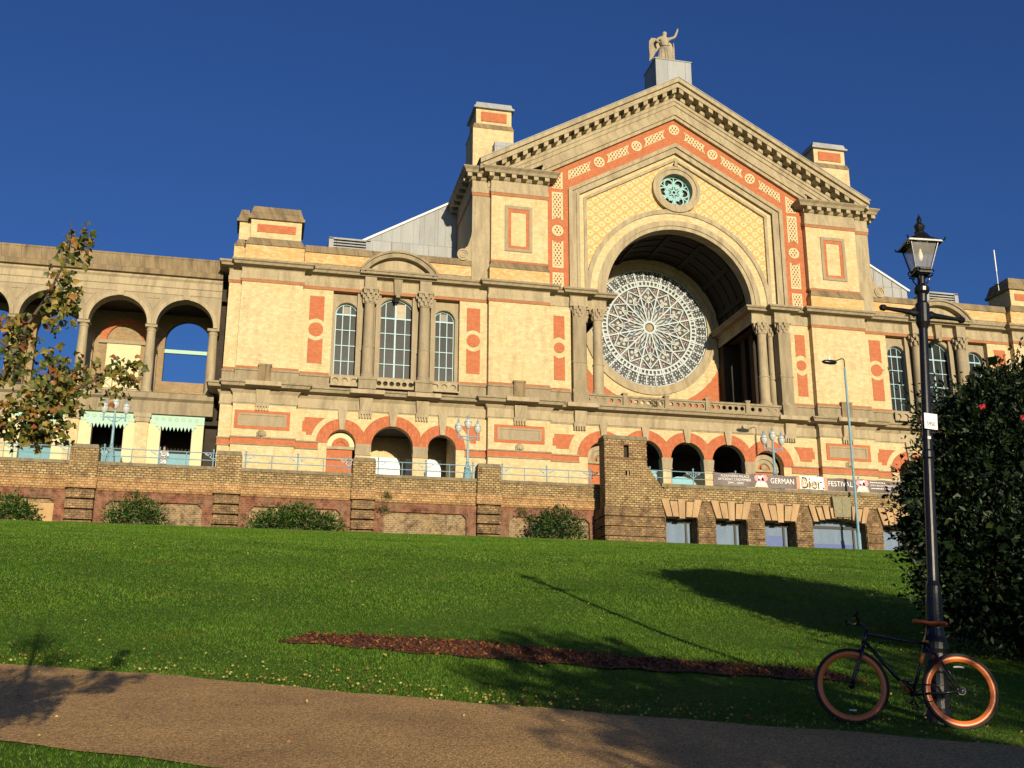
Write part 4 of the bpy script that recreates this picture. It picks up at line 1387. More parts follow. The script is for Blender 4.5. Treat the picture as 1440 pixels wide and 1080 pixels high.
# brick turret on the terrace edge
tu = thing("brick_turret", "square yellow brick turret with slit openings rising from the terrace wall", "turret", (-8.7, -10.4, 9.2))
TY = -11.0
part(MB().plate([[(-10.1, 11.4), (-10.1, 15.62), (-7.35, 15.62), (-7.35, 14.1), (-6.75, 13.2), (-6.3, 12.6), (-6.3, 11.4)],
                 [(-8.85, 14.5), (-8.52, 14.5), (-8.52, 15.3), (-8.85, 15.3)], [(-8.78, 13.38), (-8.48, 13.38), (-8.48, 13.68), (-8.78, 13.68)]], TY, TY + .35), "front_wall", SB, tu)
part(MB().plate([[(-10.1, 11.4), (-10.1, 15.62), (-7.35, 15.62), (-7.35, 14.1), (-6.75, 13.2), (-6.3, 12.6), (-6.3, 11.4)]], TY + .6, TY + 1.1), "back_wall", SB, tu)
part(MB().box(-10.1, -9.8, TY + .35, TY + .6, 11.4, 15.62).box(-7.65, -7.35, TY + .35, TY + .6, 13.0, 15.62), "side_wall", SB, tu)
part(MB().box(-10.18, -7.27, TY - .08, TY + 1.15, 15.62, 15.88, .06, .06), "coping", COP, tu)
part(MB().box(-10.13, -7.32, TY - .03, TY + .2, 15.28, 15.36).box(-10.13, -7.32, TY - .03, TY + .2, 14.42, 14.5), "red_band", RBW, tu)
part(MB().box(-8.85, -8.52, TY + .3, TY + .34, 14.5, 15.3).box(-8.78, -8.48, TY + .3, TY + .34, 13.38, 13.68), "slit_backing", DARK, tu)
part(MB().plate([[(-8.63, 13.38), (-8.55, 13.38), (-8.55, 13.68), (-8.63, 13.68)]], TY + .05, TY + .2), "mullion", SANDY, tu)
g = MB()
zt = 11.42
for q in range(6):
    g.box(-10.2, -6.35, TY - .1, TY + 2.2, zt - .56, zt - .05, .02, .02).box(-10.15, -6.4, TY - .02, TY + 2.2, zt - .06, zt)
    zt -= .6
part(g, "rusticated_base", RUS, tu)

# right hand wall with basement windows
bw = thing("basement_wall", "terrace wall with boarded basement windows under fanned stone lintels", "wall", (10, TY, 9.3))
XB = 45.0
wins = [(-6.24, -4.18), (-2.97, -.89), (.31, 2.44), (3.6, 7.34), (8.5, 10.6), (11.8, 13.9), (15.1, 17.2), (18.4, 20.5)]
lp = [(-6.35, 8)]
for a, b_ in wins:
    big = b_ - a > 3
    lp += [(a, 8), (a, 10.95)]
    if big:
        lp += [(a + (b_ - a) * q / 8, 10.95 + .32 * math.sin(PI * q / 8)) for q in range(1, 8)]
    lp += [(b_, 10.95), (b_, 8)]
lp += [(XB, 8), (XB, 11.95), (-6.35, 11.95)]
part(MB().plate([lp], TY + .05, TY + 1.2), "lower_wall", RUS, bw)
g = MB()
edges = [-6.35] + [e for w in wins for e in w] + [XB]
for i in range(0, len(edges), 2):
    a, b_ = edges[i], edges[i + 1]
    zt = 10.9
    while zt > 8.2:
        g.box(a + .01, b_ - .01, TY - .06, TY + .2, zt - .55, zt - .05, .015, .02)
        zt -= .6
part(g, "rusticated_blocks", RUS, bw)
part(MB().box(-6.28, XB, TY, TY + 1.2, 11.95, 12.75), "parapet", SB, bw)
part(MB().box(-6.45, XB, TY - .1, TY + 1.3, 12.75, 12.98, 0, .03), "coping", COP, bw)
for wi, (a, b_) in enumerate(wins):
    big = b_ - a > 3
    g = MB()
    nv = 9 if big else 5
    c = (a + b_) / 2
    fan = 1.33 if not big else 1.16
    for q in range(nv):
        t0, t1 = q / nv + .012, (q + 1) / nv - .012
        bx0, bx1 = a + (b_ - a) * t0, a + (b_ - a) * t1
        tx0, tx1 = c + (bx0 - c) * fan, c + (bx1 - c) * fan
        key = abs(q - nv // 2) < 1
        lift = .32 * math.sin(PI * (q + .5) / nv) if big else 0
        zb, zt = 10.93 + lift - (.1 if key and not big else 0), 11.93 + (.1 if q % 2 == 0 else -.05)
        g.plate([[(bx0, zb), (bx1, zb), (tx1, zt), (tx0, zt)]], TY - .12 - .04 * (q % 2), TY + .5)
    part(g, "voussoirs", SANDY, bw)
    gl = part(MB().box(a + .1, b_ - .1, TY + 1.1, TY + 1.16, 8.3, 11.2 if big else 10.9), "window_panel", SLATE, bw)
    part(MB().box(a, b_, TY + 1.02, TY + 1.18, 10.72, 10.9).box(b_ - .42, b_ - .3, TY + 1.0, TY + 1.18, 8.3, 10.72), "window_frame", plain("dark_frame", (.03, .028, .025), .6), gl)
    if wi == 2:
        part(MB().box(a + .1, b_ - .45, TY + 1.06, TY + 1.09, 8.3, 10.15), "painted_strip", BLUEP, gl)
    if wi == 3:
        part(MB().box(a + .1, b_ - .45, TY + 1.06, TY + 1.09, 8.3, 9.75), "painted_strip", BLUEP, gl)
part(MB().plate([[(5.05, 11.3), (6.15, 11.3), (6.25, 12.6), (4.95, 12.6)]], TY - .3, TY + .2).box(5.59, 5.61, TY - .33, TY - .29, 11.32, 12.58), "hoarded_keystone", plain("grey_timber", (.22, .2, .12), .8, var=.2), bw)

strip_ = MB().box(-60, -10.3, -9.75, -8.7, 8.5, 9.36).build("path_edge_kerb", STL)
tag(strip_, kind="structure")

# ------------------------------------------------------------------ railings
def railing(x0, x1, y, zc, label, posts=None):
    o = thing("railing", label, "railing", ((x0 + x1) / 2, y, zc), "blue iron railings along the terrace edge")
    g = MB()
    for z in (zc + .88, zc + .44):
        g.tube([(x0, y, z), (x1, y, z)], .028, 6)
    part(g, "rails", TEALP, o)
    n = max(2, int(round((x1 - x0) / 1.45)))
    for k in range(n + 1):
        x = x0 + .15 + (x1 - x0 - .3) * k / n
        tall = k % 2 == 0
        g = MB().tube([(x, y, zc - .02), (x, y, zc + (1.02 if tall else .88))], .04 if tall else .028, 8)
        if tall:
            g.sphere(x, y, zc + 1.06, .065, 10, 6)
            g.lathe([(.05, 0), (.075, .03), (.05, .06)], x, y, zc + .86, 10)
            for s in (-1, 1):
                g.ring(x + s * .2, zc + .74, .07, .10, y - .015, y + .015, 0, 2 * PI, 12)
                g.ring(x + s * .4, zc + .79, .04, .065, y - .015, y + .015, 0, 2 * PI, 10)
                g.bar((x, zc + .5), (x + s * .5, zc + .85), .035, y - .015, y + .015)
        part(g, "post", TEALP, o)
    return o


rl = ["railing above the third shrub, between capped piers", "a"]
names = {1: "blue railing on the terrace wall farthest left, partly behind autumn leaves",
         2: "blue railing on the terrace wall in front of the mint valance doorways",
         3: "blue railing on the terrace wall below the left pavilion",
         4: "blue railing on the terrace wall in front of the white boards",
         5: "blue railing on the terrace wall just left of the brick turret"}
for i in range(len(piers)):
    a = piers[i][1] + .05
    b_ = piers[i + 1][0] - .05 if i + 1 < len(piers) else -10.15
    if i >= 1:
        railing(a, b_, WY + .35, copz, names[i])
railing(-7.2, 16.0, TY + .35, 12.98, "long blue railing on the basement wall carrying the dark banner")

# ------------------------------------------------------------------ three-globe lamp standards
def tri_lamp(x, y, z, label):
    o = thing("lamp_standard", label, "street lamp", (x, y, z), "blue iron three globe lamps on the terrace")
    part(MB().lathe([(.34, 0), (.34, .1), (.29, .2), (.25, .6), (.2, .75), (.22, .82), (.22, .9), (.13, 1.0), (.10, 1.2), (.12, 1.24), (.085, 1.3)], x, y, z, 8), "base", TEALP, o)
    part(MB().lathe([(.085, 1.28), (.07, 2.6), (.10, 2.65), (.10, 2.72), (.06, 2.78), (.055, 3.35)], x, y, z, 10), "post", TEALP, o)
    g = MB().tube([(x - .62, y, z + 2.88), (x + .62, y, z + 2.88)], .04, 8)
    for s in (-1, 1):
        g.tube([(x + s * .61, y, z + 2.72), (x + s * .61, y, z + 3.15)], .04, 8).sphere(x + s * .61, y, z + 2.72, .06, 8, 5)
        g.tube([(x, y, z + 2.6), (x + s * .25, y, z + 2.7), (x + s * .4, y, z + 2.87)], .025, 6)
    part(g, "arms", TEALP, o)
    for dx, dz in ((-.61, 3.15), (0, 3.42), (.61, 3.15)):
        h = part(MB().lathe([(.05, -.05), (.1, 0), (.19, .12), (.235, .28), (.235, .36)], x + dx, y, z + dz, 14), "globe", GLOBE, o, smooth=True)
        part(MB().lathe([(.245, .35), (.245, .385), (.235, .39)], x + dx, y, z + dz, 14), "globe_band", TEALP, h)
        part(MB().lathe([(.23, .39), (.17, .52), (.09, .6)], x + dx, y, z + dz, 14), "globe_top", GLOBE, h, smooth=True)
        part(MB().lathe([(.11, .58), (.06, .66), (.05, .7), (.075, .74), (.02, .88)], x + dx, y, z + dz, 10), "finial", TEALP, h)
    return o


tri_lamp(lu(-39.1) * 1.0, WY + .6, copz - .1, "blue iron three globe lamp before the mint valance doorways, near autumn leaves")
tri_lamp(lu(-18.38), WY + .6, copz - .1, "blue iron three globe lamp beside the small open arch, left of the brick turret")
tri_lamp(1.56, TY + .7, 12.9, "blue iron three globe lamp behind the banner at the right blind arch")

# ------------------------------------------------------------------ blue road lamp
sx, sy = 6.33, -11.72
bl = thing("road_lamp", "tall slim blue road lamp with a black lantern arm leaning over the banner", "street lamp", (sx, sy, 8.6))
part(MB().lathe([(.13, 0), (.13, 1.6), (.11, 1.65), (.085, 1.75), (.07, 12.55)], sx, sy, 8.6, 10), "post", TEALP, bl)
part(MB().tube([(sx, sy, 21.1), (sx, sy, 21.68), (sx - .06, sy, 21.75), (sx - .2, sy, 21.75), (sx - .65, sy, 21.56)], .035, 8), "bracket_arm", BLACK, bl)
part(MB().lathe([(.05, .45), (.15, .3), (.17, .0), (.13, -.45), (.03, -.62)][::-1], sx - 1.0, sy, 21.46, 12, 'x', 1).box(sx - 1.35, sx - .8, sy - .14, sy + .14, 21.35, 21.45), "lantern_head", BLACK, bl, smooth=True)
part(MB().lathe([(.07, 0), (.09, .1), (.06, .22), (.02, .3)], sx - 1.08, sy, 21.56, 10), "photocell", WHITE, bl)


# ------------------------------------------------------------------ lettering
def text(name, s, x, z, w, h, y, mat, parent, centre=True):
    """Words as thin raised mesh letters fitted to w x h, facing the path."""
    cu = bpy.data.curves.new(name, 'FONT')
    cu.body = s
    cu.extrude = 0.02
    cu.resolution_u = 3
    ob = bpy.data.objects.new(name, cu)
    S.collection.objects.link(ob)
    dg = bpy.context.evaluated_depsgraph_get()
    me = bpy.data.meshes.new_from_object(ob.evaluated_get(dg))
    bpy.data.objects.remove(ob)
    co = np.empty(len(me.vertices) * 3, dtype=np.float32)
    me.vertices.foreach_get("co", co)
    co = co.reshape(-1, 3)
    mn, mx = co.min(0), co.max(0)
    sx_, sz_ = w / (mx[0] - mn[0]), h / (mx[1] - mn[1])
    out = np.stack([(co[:, 0] - mn[0]) * sx_ + x, y - co[:, 2] * .15, (co[:, 1] - mn[1]) * sz_ + z], -1)
    wl_ = parent.matrix_world.translation if parent.parent else parent.location
    out = out - np.array(parent.location if not parent.parent else parent.location + parent.parent.location)
    me.vertices.foreach_set("co", out.astype(np.float32).ravel())
    me.update()
    me.materials.clear()
    me.materials.append(mat)
    o = bpy.data.objects.new(name, me)
    S.collection.objects.link(o)
    o.parent = parent
    return o


INK = plain("white_print", (.80, .78, .76), .6, var=.02)
GREYV = plain("dark_banner_vinyl", (.115, .085, .078), .5, var=.25, scale=2.0)
ba = thing("banner", "long dark banner advertising a beer festival tied to the railing above the boarded windows", "banner", (3.7, TY + .25, 12.98))
BY = TY + .22
g = MB()
nx = 60
for i in range(nx):                                            # slightly slack vinyl
    for_x = [-2.9 + 13.3 * (i + q) / nx for q in (0, 1)]
    yy_ = [BY + .02 * math.sin(x * 2.1) for x in for_x]
    zz_ = [13.9 + .025 * math.cos(x * 4.2) for x in for_x]
    g.add([(for_x[0], yy_[0], 13.06), (for_x[1], yy_[1], 13.06), (for_x[1], yy_[1], zz_[1]), (for_x[0], yy_[0], zz_[0])], [(0, 1, 2, 3)])
part(g, "vinyl_sheet", GREYV, ba)
part(MB().box(-2.9, 10.4, BY + .03, BY + .05, 13.07, 13.86), "backing", GREYV, ba)
YT = BY - .035
for s, x, z, w, h in (("ALEXANDRA PALACE", -2.42, 13.64, 1.95, .15), ("SATURDAY 2 NOVEMBER", -2.6, 13.42, 2.25, .16), ("2PM - 10PM", -1.95, 13.2, 1.05, .14),
                      ("GERMAN", .98, 13.36, 1.62, .34), ("FESTIVAL", 5.02, 13.36, 1.72, .34), ("WWW.BACKATTRABAND.COM", 8.0, 13.47, 2.05, .14)):
    text("lettering", s, x, z, w, h, YT, INK, ba)
for z, x0, x1 in ((13.70, 8.0, 9.05), (13.31, 8.05, 9.6)):        # small print too fine to read: broken strokes
    g = MB()
    x = x0
    while x < x1:
        w = random.uniform(.04, .13)
        g.box(x, x + w, YT, YT + .01, z, z + random.uniform(.05, .075))
        x += w + .035
    part(g, "small_print", INK, ba)
SAL = plain("salmon_print", (.62, .27, .16), .6, var=.15, scale=6)
part(MB().box(2.78, 3.05, YT, YT + .015, 13.08, 13.88), "orange_patch", SAL, ba)
part(MB().box(4.6, 4.95, YT, YT + .015, 13.08, 13.88), "orange_patch", SAL, ba)
bb = part(MB().plate([[(3.0, 13.1), (4.72, 13.08), (4.66, 13.92), (3.0, 13.93)]], YT - .03, YT - .005), "white_ground", INK, ba)
text("lettering_shadow", "Bier.", 3.14, 13.12, 1.55, .74, YT - .05, plain("black_print", (.03, .025, .02), .6), ba)
text("lettering", "Bier.", 3.08, 13.22, 1.46, .52, YT - .075, plain("cream_print", (.62, .47, .24), .6), ba)
PNK = plain("pink_print", (.70, .30, .31), .6, var=.25, scale=9)
SKN = plain("pale_print", (.72, .52, .38), .6, var=.2, scale=8)
for x in (.33, 7.42):
    h = part(MB().plate([circ_loop(x - .24, 13.66, .21, 14)], YT, YT + .02).plate([circ_loop(x + .24, 13.66, .22, 14)], YT, YT + .018).plate([circ_loop(x, 13.55, .2, 14)], YT, YT + .016), "pink_flowers", PNK, ba)
    part(MB().plate([circ_loop(x - .06, 13.7, .12, 12)], YT - .015, YT).plate([circ_loop(x + .1, 13.79, .07, 10)], YT - .016, YT), "pale_flower", INK, h)
    part(MB().plate([[(x - .45, 13.08), (x + .48, 13.08), (x + .36, 13.4), (x - .3, 13.42)]], YT - .004, YT + .012), "pale_shape", SKN, h)
    part(MB().plate([circ_loop(x - .16, 13.34, .13, 12)], YT - .02, YT - .006).plate([circ_loop(x + .12, 13.32, .14, 12)], YT - .021, YT - .006), "white_shape", INK, h)

# white notice boards and hoardings in the porches
for x0, x1, lab in ((-24.3, -20.75, "large white notice board behind the railing in the wide open arch"), (-20.35, -17.7, "white notice board behind the railing in the small open arch, right of the large board")):
    o = thing("notice_board", lab, "notice board", ((x0 + x1) / 2, 5.1, TZ), "white boards in the left porch")
    part(MB().box(x0, x1, 5.05, 5.12, TZ + .05, 17.2), "panel", WHITE, o)
    gry = plain("grey_print", (.35, .37, .4), .6)
    g = MB()
    for q in range(7):
        a = x0 + 1.0 + q * .13
        g.bar((a, 16.55), (a + random.uniform(-.05, .1), 16.55 + random.uniform(.12, .24)), .04, 5.03, 5.05)
    part(g, "scrawl", gry, o)
    g = MB()
    for q in range(3):
        a = x0 + .5 + q * 1.0
        g.bar((a, 15.7), (a + .9, 15.7), .05, 5.03, 5.05).bar((a, 16.3), (a + .9, 16.3), .05, 5.03, 5.05).bar((a, 15.7), (a, 16.3), .05, 5.03, 5.05)
    part(g, "printed_lines", gry, o)
PTEAL = plain("pale_teal_paint", (0.20, 0.43, 0.50), .6, var=.1)
o = tag(MB().plate([[(-1.25, TZ), (1.25, TZ), (1.25, 15.7), (.9, 16.0), (.3, 16.2), (-.3, 16.2), (-.9, 16.0), (-1.25, 15.7)]], 2.0, 2.1).build("hoarding", PTEAL), "pale blue hoarding with a rounded top filling the lower part of the centre arch", "hoarding")
tag(MB().box(-4.6, -2.0, 1.6, 1.68, TZ, 16.5).build("hoarding", PTEAL), "pale blue straight topped hoarding in the dark arch beside the brick turret", "hoarding")

# radio mast on the right pavilion
o = thing("antenna", "thin white radio antenna on the corner of the right pavilion", "antenna", (28.4, .6, 33.2))
part(MB().tube([(28.1, .3, 32.9), (28.1, .3, 34.6)], .03, 6).tube([(28.1, .3, 34.6), (28.1, .3, 36.5)], .05, 6), "rod", WHITE, o)
part(MB().tube([(27.6, .2, 33.4), (28.7, .2, 33.4)], .03, 6), "bracket", BLACK, o)

# ------------------------------------------------------------------ person on the terrace
px_, py_ = -36.35, -7.6
pe = thing("person", "person in white clothes with dark hair standing behind the railing before the mint doorway", "person", (px_, py_, TZ))
SK = plain("skin", (.45, .27, .18), .6)
J = {"pelvis": ((0, 0, .95), (.15, .11)), "waist": ((0, 0, 1.12), (.13, .10)), "chest": ((0, 0, 1.35), (.17, .12)), "neck": ((0, 0, 1.5), .055), "head": ((0, -.02, 1.62), (.085, .1)), "top": ((0, -.01, 1.73), .07),
     "sl": ((-.19, 0, 1.42), .055), "el": ((-.24, -.02, 1.14), .042), "wl": ((-.2, -.14, .95), .032), "fl": ((-.19, -.17, .88), .03),
     "sr": ((.19, 0, 1.42), .055), "er": ((.25, -.02, 1.14), .042), "wr": ((.24, -.1, .92), .032), "fr": ((.24, -.12, .84), .03),
     "hl": ((-.09, 0, .88), .09), "kl": ((-.1, -.02, .5), .062), "al": ((-.1, .02, .09), .042), "tl": ((-.11, -.13, .04), .035),
     "hr": ((.09, 0, .88), .09), "kr": ((.11, -.01, .5), .062), "ar": ((.12, .02, .09), .042), "tr": ((.13, -.13, .04), .035)}
ED = [("pelvis", "waist"), ("waist", "chest"), ("chest", "neck"), ("neck", "head"), ("head", "top"), ("chest", "sl"), ("sl", "el"), ("el", "wl"), ("wl", "fl"), ("chest", "sr"), ("sr", "er"), ("er", "wr"), ("wr", "fr"),
      ("pelvis", "hl"), ("hl", "kl"), ("kl", "al"), ("al", "tl"), ("pelvis", "hr"), ("hr", "kr"), ("kr", "ar"), ("ar", "tr")]
skin_fig("body", J, ED, SK, pe)
CLO = plain("white_cotton", (.78, .77, .74), .8)
sh = {k: (v[0], tuple(q + .014 for q in v[1]) if isinstance(v[1], tuple) else v[1] + .014) for k, v in J.items() if k in ("pelvis", "waist", "chest", "sl", "el", "sr", "er")}
skin_fig("shirt", sh, [("pelvis", "waist"), ("waist", "chest"), ("chest", "sl"), ("sl", "el"), ("chest", "sr"), ("sr", "er")], CLO, pe)
tr_ = {k: (v[0], tuple(q + .012 for q in v[1]) if isinstance(v[1], tuple) else v[1] + .014) for k, v in J.items() if k in ("pelvis", "hl", "kl", "al", "hr", "kr", "ar")}
skin_fig("trousers", tr_, [("pelvis", "hl"), ("hl", "kl"), ("kl", "al"), ("pelvis", "hr"), ("hr", "kr"), ("kr", "ar")], CLO, pe)
g = MB().sphere(px_, py_ + .03, TZ + 1.70, .108, 14, 8, sy=1.0, sz=.95).sphere(px_, py_ + .08, TZ + 1.58, .09, 12, 7, sz=1.3)
part(g, "hair", plain("dark_hair", (.02, .013, .01), .6), pe, smooth=True)
g = MB().sphere(px_ - .035, py_ - .105, TZ + 1.65, .013, 8, 5).sphere(px_ + .035, py_ - .105, TZ + 1.65, .013, 8, 5)
part(g, "eyes", BLACK, pe)

# ------------------------------------------------------------------ park lamp post (leans a little)
LB = P(6.27, 9.62)
lp_ = thing("park_lamp", "black cast iron park lamp post with a glass lantern and ladder bar leaning slightly right", "street lamp", LB)
lp_.rotation_euler = (0, math.radians(4.0), 0)


def lpart(mb, name, mat, par=None, smooth=False):
    return mb.build(name, mat, par or lp_, local=True, smooth=smooth)


lpart(MB().lathe([(.135, -.15), (.135, .05), (.12, .08), (.11, .12), (.11, .62), (.12, .66), (.12, .72), (.095, .78), (.082, .85), (.078, 1.1), (.07, 1.18), (.07, 1.25), (.055, 1.3)], 0, 0, 0, 20), "base", BLACK)
lpart(MB().lathe([(.053, 1.28), (.05, 2.5), (.06, 2.52), (.06, 2.58), (.049, 2.6), (.044, 3.95)], 0, 0, 0, 18, ), "post", BLACK, smooth=False)
lpart(MB().lathe([(.044, 3.88), (.072, 3.95), (.072, 4.15), (.05, 4.18), (.052, 4.26), (.075, 4.29), (.08, 4.33), (.06, 4.36), (.04, 4.38), (.04, 4.46)], 0, 0, 0, 16), "collar", BLACK)
g = MB()
for s in (-1, 1):
    g.lathe([(.028, 0), (.045, .04), (.028, .09), (.028, .12), (.02, .32), (.02, .36), (.035, .38), (.03, .42), (.005, .44)] if s > 0 else [(.005, -.44), (.03, -.42), (.035, -.38), (.02, -.36), (.02, -.32), (.028, -.12), (.028, -.09), (.045, -.04), (.028, 0)], s * .055, 0, 4.05, 10, 'x')
lpart(g, "ladder_bar", BLACK)
LK = .69


def lanp(mb, name, mat, par=None, smooth=False):
    """Lantern parts are drawn large and brought to size about the lantern's foot."""
    mb.v = [(p[0] * LK, p[1] * LK, 4.53 + (p[2] - 4.82) * LK) for p in mb.v]
    return lpart(mb, name, mat, par, smooth)


g = MB()
for a in range(4):
    an = PI / 4 + a * PI / 2
    c, s = math.cos(an), math.sin(an)
    pts = []
    for q in range(14):
        t = q / 13
        r = .035 + .14 * t + .045 * math.sin(t * 2 * PI)
        z = 4.56 + .22 * t + .05 * math.sin(t * PI * 1.5)
        pts.append((r * c, r * s, z))
    g.tube(pts, .012, 6)
    g.tube([(.16 * c + .035 * math.cos(w), .16 * s, 4.79 + .035 * math.sin(w)) for w in np.linspace(0, 5.2, 10)], .010, 5)
g.tube([(0, 0, 4.6), (0, 0, 4.82)], .012, 6)
lanp(g, "scroll_brackets", BLACK)
# lantern: square, widening upward
zb, zt, hb, ht = 4.82, 5.24, .115, .205
R45 = -0.23
def lq(u, v_, z):
    c, s = math.cos(R45), math.sin(R45)
    return (u * c - v_ * s, u * s + v_ * c, z)
g = MB()
cs = [(-1, -1), (1, -1), (1, 1), (-1, 1)]
for i, (a, b_) in enumerate(cs):
    a2, b2 = cs[(i + 1) % 4]
    g.tube([lq(a * hb, b_ * hb, zb), lq(a * ht, b_ * ht, zt)], .013, 6)
    g.tube([lq(a * ht, b_ * ht, zt), lq(a2 * ht, b2 * ht, zt)], .015, 6)
    g.tube([lq(a * hb, b_ * hb, zb), lq(a2 * hb, b2 * hb, zb)], .018, 6)
    g.tube([lq(a * hb * .95, b_ * hb * .95, zb - .05), lq(a2 * hb * .95, b2 * hb * .95, zb - .05)], .02, 6)
g.add([lq(-hb, -hb, zb - .01), lq(hb, -hb, zb - .01), lq(hb, hb, zb - .01), lq(-hb, hb, zb - .01), lq(-hb * .7, -hb * .7, zb - .08), lq(hb * .7, -hb * .7, zb - .08), lq(hb * .7, hb * .7, zb - .08), lq(-hb * .7, hb * .7, zb - .08)],
      [(0, 1, 2, 3), (4, 7, 6, 5), (0, 4, 5, 1), (1, 5, 6, 2), (2, 6, 7, 3), (3, 7, 4, 0)])
lan = lanp(g, "lantern_frame", BLACK)
gm, n, l, b = new_mat("lantern_glass")
tr0 = n.new("ShaderNodeBsdfTransparent")
tr0.inputs[0].default_value = (.86, .84, .78, 1)
gl0 = n.new("ShaderNodeBsdfGlossy")
gl0.inputs["Roughness"].default_value = 0.08
df0 = n.new("ShaderNodeBsdfDiffuse")
df0.inputs[0].default_value = (.55, .50, .42, 1)
mx0 = n.new("ShaderNodeMixShader")
l.new(mth(n, l, 'MULTIPLY', ramp(n, l, noise(n, l, coords(n, l), 5, 5, .7), [(.35, (.05, .05, .05)), (.75, (.35, .35, .35))]), .4), mx0.inputs[0])
l.new(tr0.outputs[0], mx0.inputs[1])
l.new(df0.outputs[0], mx0.inputs[2])
mx1 = n.new("ShaderNodeMixShader")
mx1.inputs[0].default_value = .07
l.new(mx0.outputs[0], mx1.inputs[1])
l.new(gl0.outputs[0], mx1.inputs[2])
l.new(mx1.outputs[0], n["Material Output"].inputs[0])
for i, (a, b_) in enumerate(cs):
    a2, b2 = cs[(i + 1) % 4]
    k = .93
    lanp(MB().add([lq(a * hb * k, b_ * hb * k, zb), lq(a2 * hb * k, b2 * hb * k, zb), lq(a2 * ht * k, b2 * ht * k, zt), lq(a * ht * k, b_ * ht * k, zt)], [(0, 1, 2, 3)]), "glass_pane", gm, lan)
g = MB()
prev = None
prof = [(.255, 5.215), (.26, 5.24), (.2, 5.285), (.12, 5.35), (.075, 5.43)]
vs, fs = [], []
for h_, z in prof:
    vs += [lq(a * h_, b_ * h_, z) for a, b_ in cs]
for q in range(len(prof) - 1):
    for i in range(4):
        j = (i + 1) % 4
        fs.append((q * 4 + i, q * 4 + j, q * 4 + 4 + j, q * 4 + 4 + i))
fs += [(0, 1, 2, 3), tuple(len(prof) * 4 - 4 + i for i in range(4))]
g.add(vs, fs)
for a, b_ in cs:
    g.tube([lq(a * .24, b_ * .24, 5.235), lq(a * .275, b_ * .275, 5.235), lq(a * .285, b_ * .285, 5.275)], .013, 6)
roof = lanp(g, "lantern_roof", BLACK)
lanp(MB().lathe([(.075, 5.42), (.085, 5.45), (.06, 5.48), (.075, 5.52), (.085, 5.56), (.05, 5.60), (.03, 5.62), (.042, 5.66), (.03, 5.7), (.012, 5.73), (.004, 5.77)], 0, 0, 0, 14), "finial", BLACK, roof)
lanp(MB().lathe([(.018, 4.98), (.035, 5.02), (.04, 5.06), (.03, 5.12), (.018, 5.14), (.018, 5.24)], 0, 0, 0, 12), "bulb", plain("frosted_bulb", (.85, .82, .72), .3), lan, smooth=True)
lpart(MB().lathe([(.06, 2.7), (.06, 2.73)], 0, 0, 0, 12), "clip", BLACK)
c15, s15 = math.cos(.2), math.sin(.2)
plt_ = lpart(MB().box(-.072, .072, -.072, -.064, 2.80, 2.96), "number_plate", WHITE)
t_ = text("lettering", "5950", -.045, 2.83, .09, .045, -.074, plain("black_digits", (.02, .02, .02), .6), lp_)
me_ = t_.data
for v_ in me_.vertices:                                        # the plate's digits live in the post's own frame
    v_.co += Vector(LB)
    v_.co.y = -.073 - (.002 if v_.co.y < -.074 else 0)

# ------------------------------------------------------------------ bicycle
fw, rw_ = P(5.33, 9.52), P(6.25, 9.22)
bk_len = .955
dirv = Vector((fw.x - rw_.x, fw.y - rw_.y, 0)).normalized()
bike = thing("bicycle", "black single speed bicycle with deep orange rims and orange saddle leaning on the park lamp", "bicycle", rw_)
# own frame: x forward, y left of the rider, z up; tilted to the ground and leaned on the post
zf = Vector((dirv.x, dirv.y, (fw.z - rw_.z) / bk_len)).normalized()
lean = math.radians(5)
side = Vector((0, 0, 1)).cross(zf).normalized()
upv = zf.cross(side).normalized()
upl = upv * math.cos(lean) + Vector((dirv.y * -0.0, 0, 0))
toward = (Vector((LB.x, LB.y, 0)) - Vector((rw_.x, rw_.y, 0)))
sgn = 1 if toward.dot(side) > 0 else -1
upl = (upv * math.cos(lean) + side * sgn * math.sin(lean)).normalized()
sidel = upl.cross(zf).normalized()
bike.matrix_world = Matrix((zf, sidel, upl)).transposed().to_4x4()
bike.location = rw_
BKF = plain("black_frame_paint", (.012, .012, .013), .25, var=.2, spec=.6)
ORG = plain("orange_rim_paint", (.70, .165, .03), .28, var=.05, spec=.6)
TYR = plain("tyre_rubber", (.014, .014, .014), .75, var=.3, scale=40)
STEEL = plain("bright_steel", (.55, .55, .55), .3, metal=1.0)
WRAD = .335


def bpart(mb, name, mat, par=None, smooth=True):
    return mb.build(name, mat, par or bike, local=True, smooth=smooth)


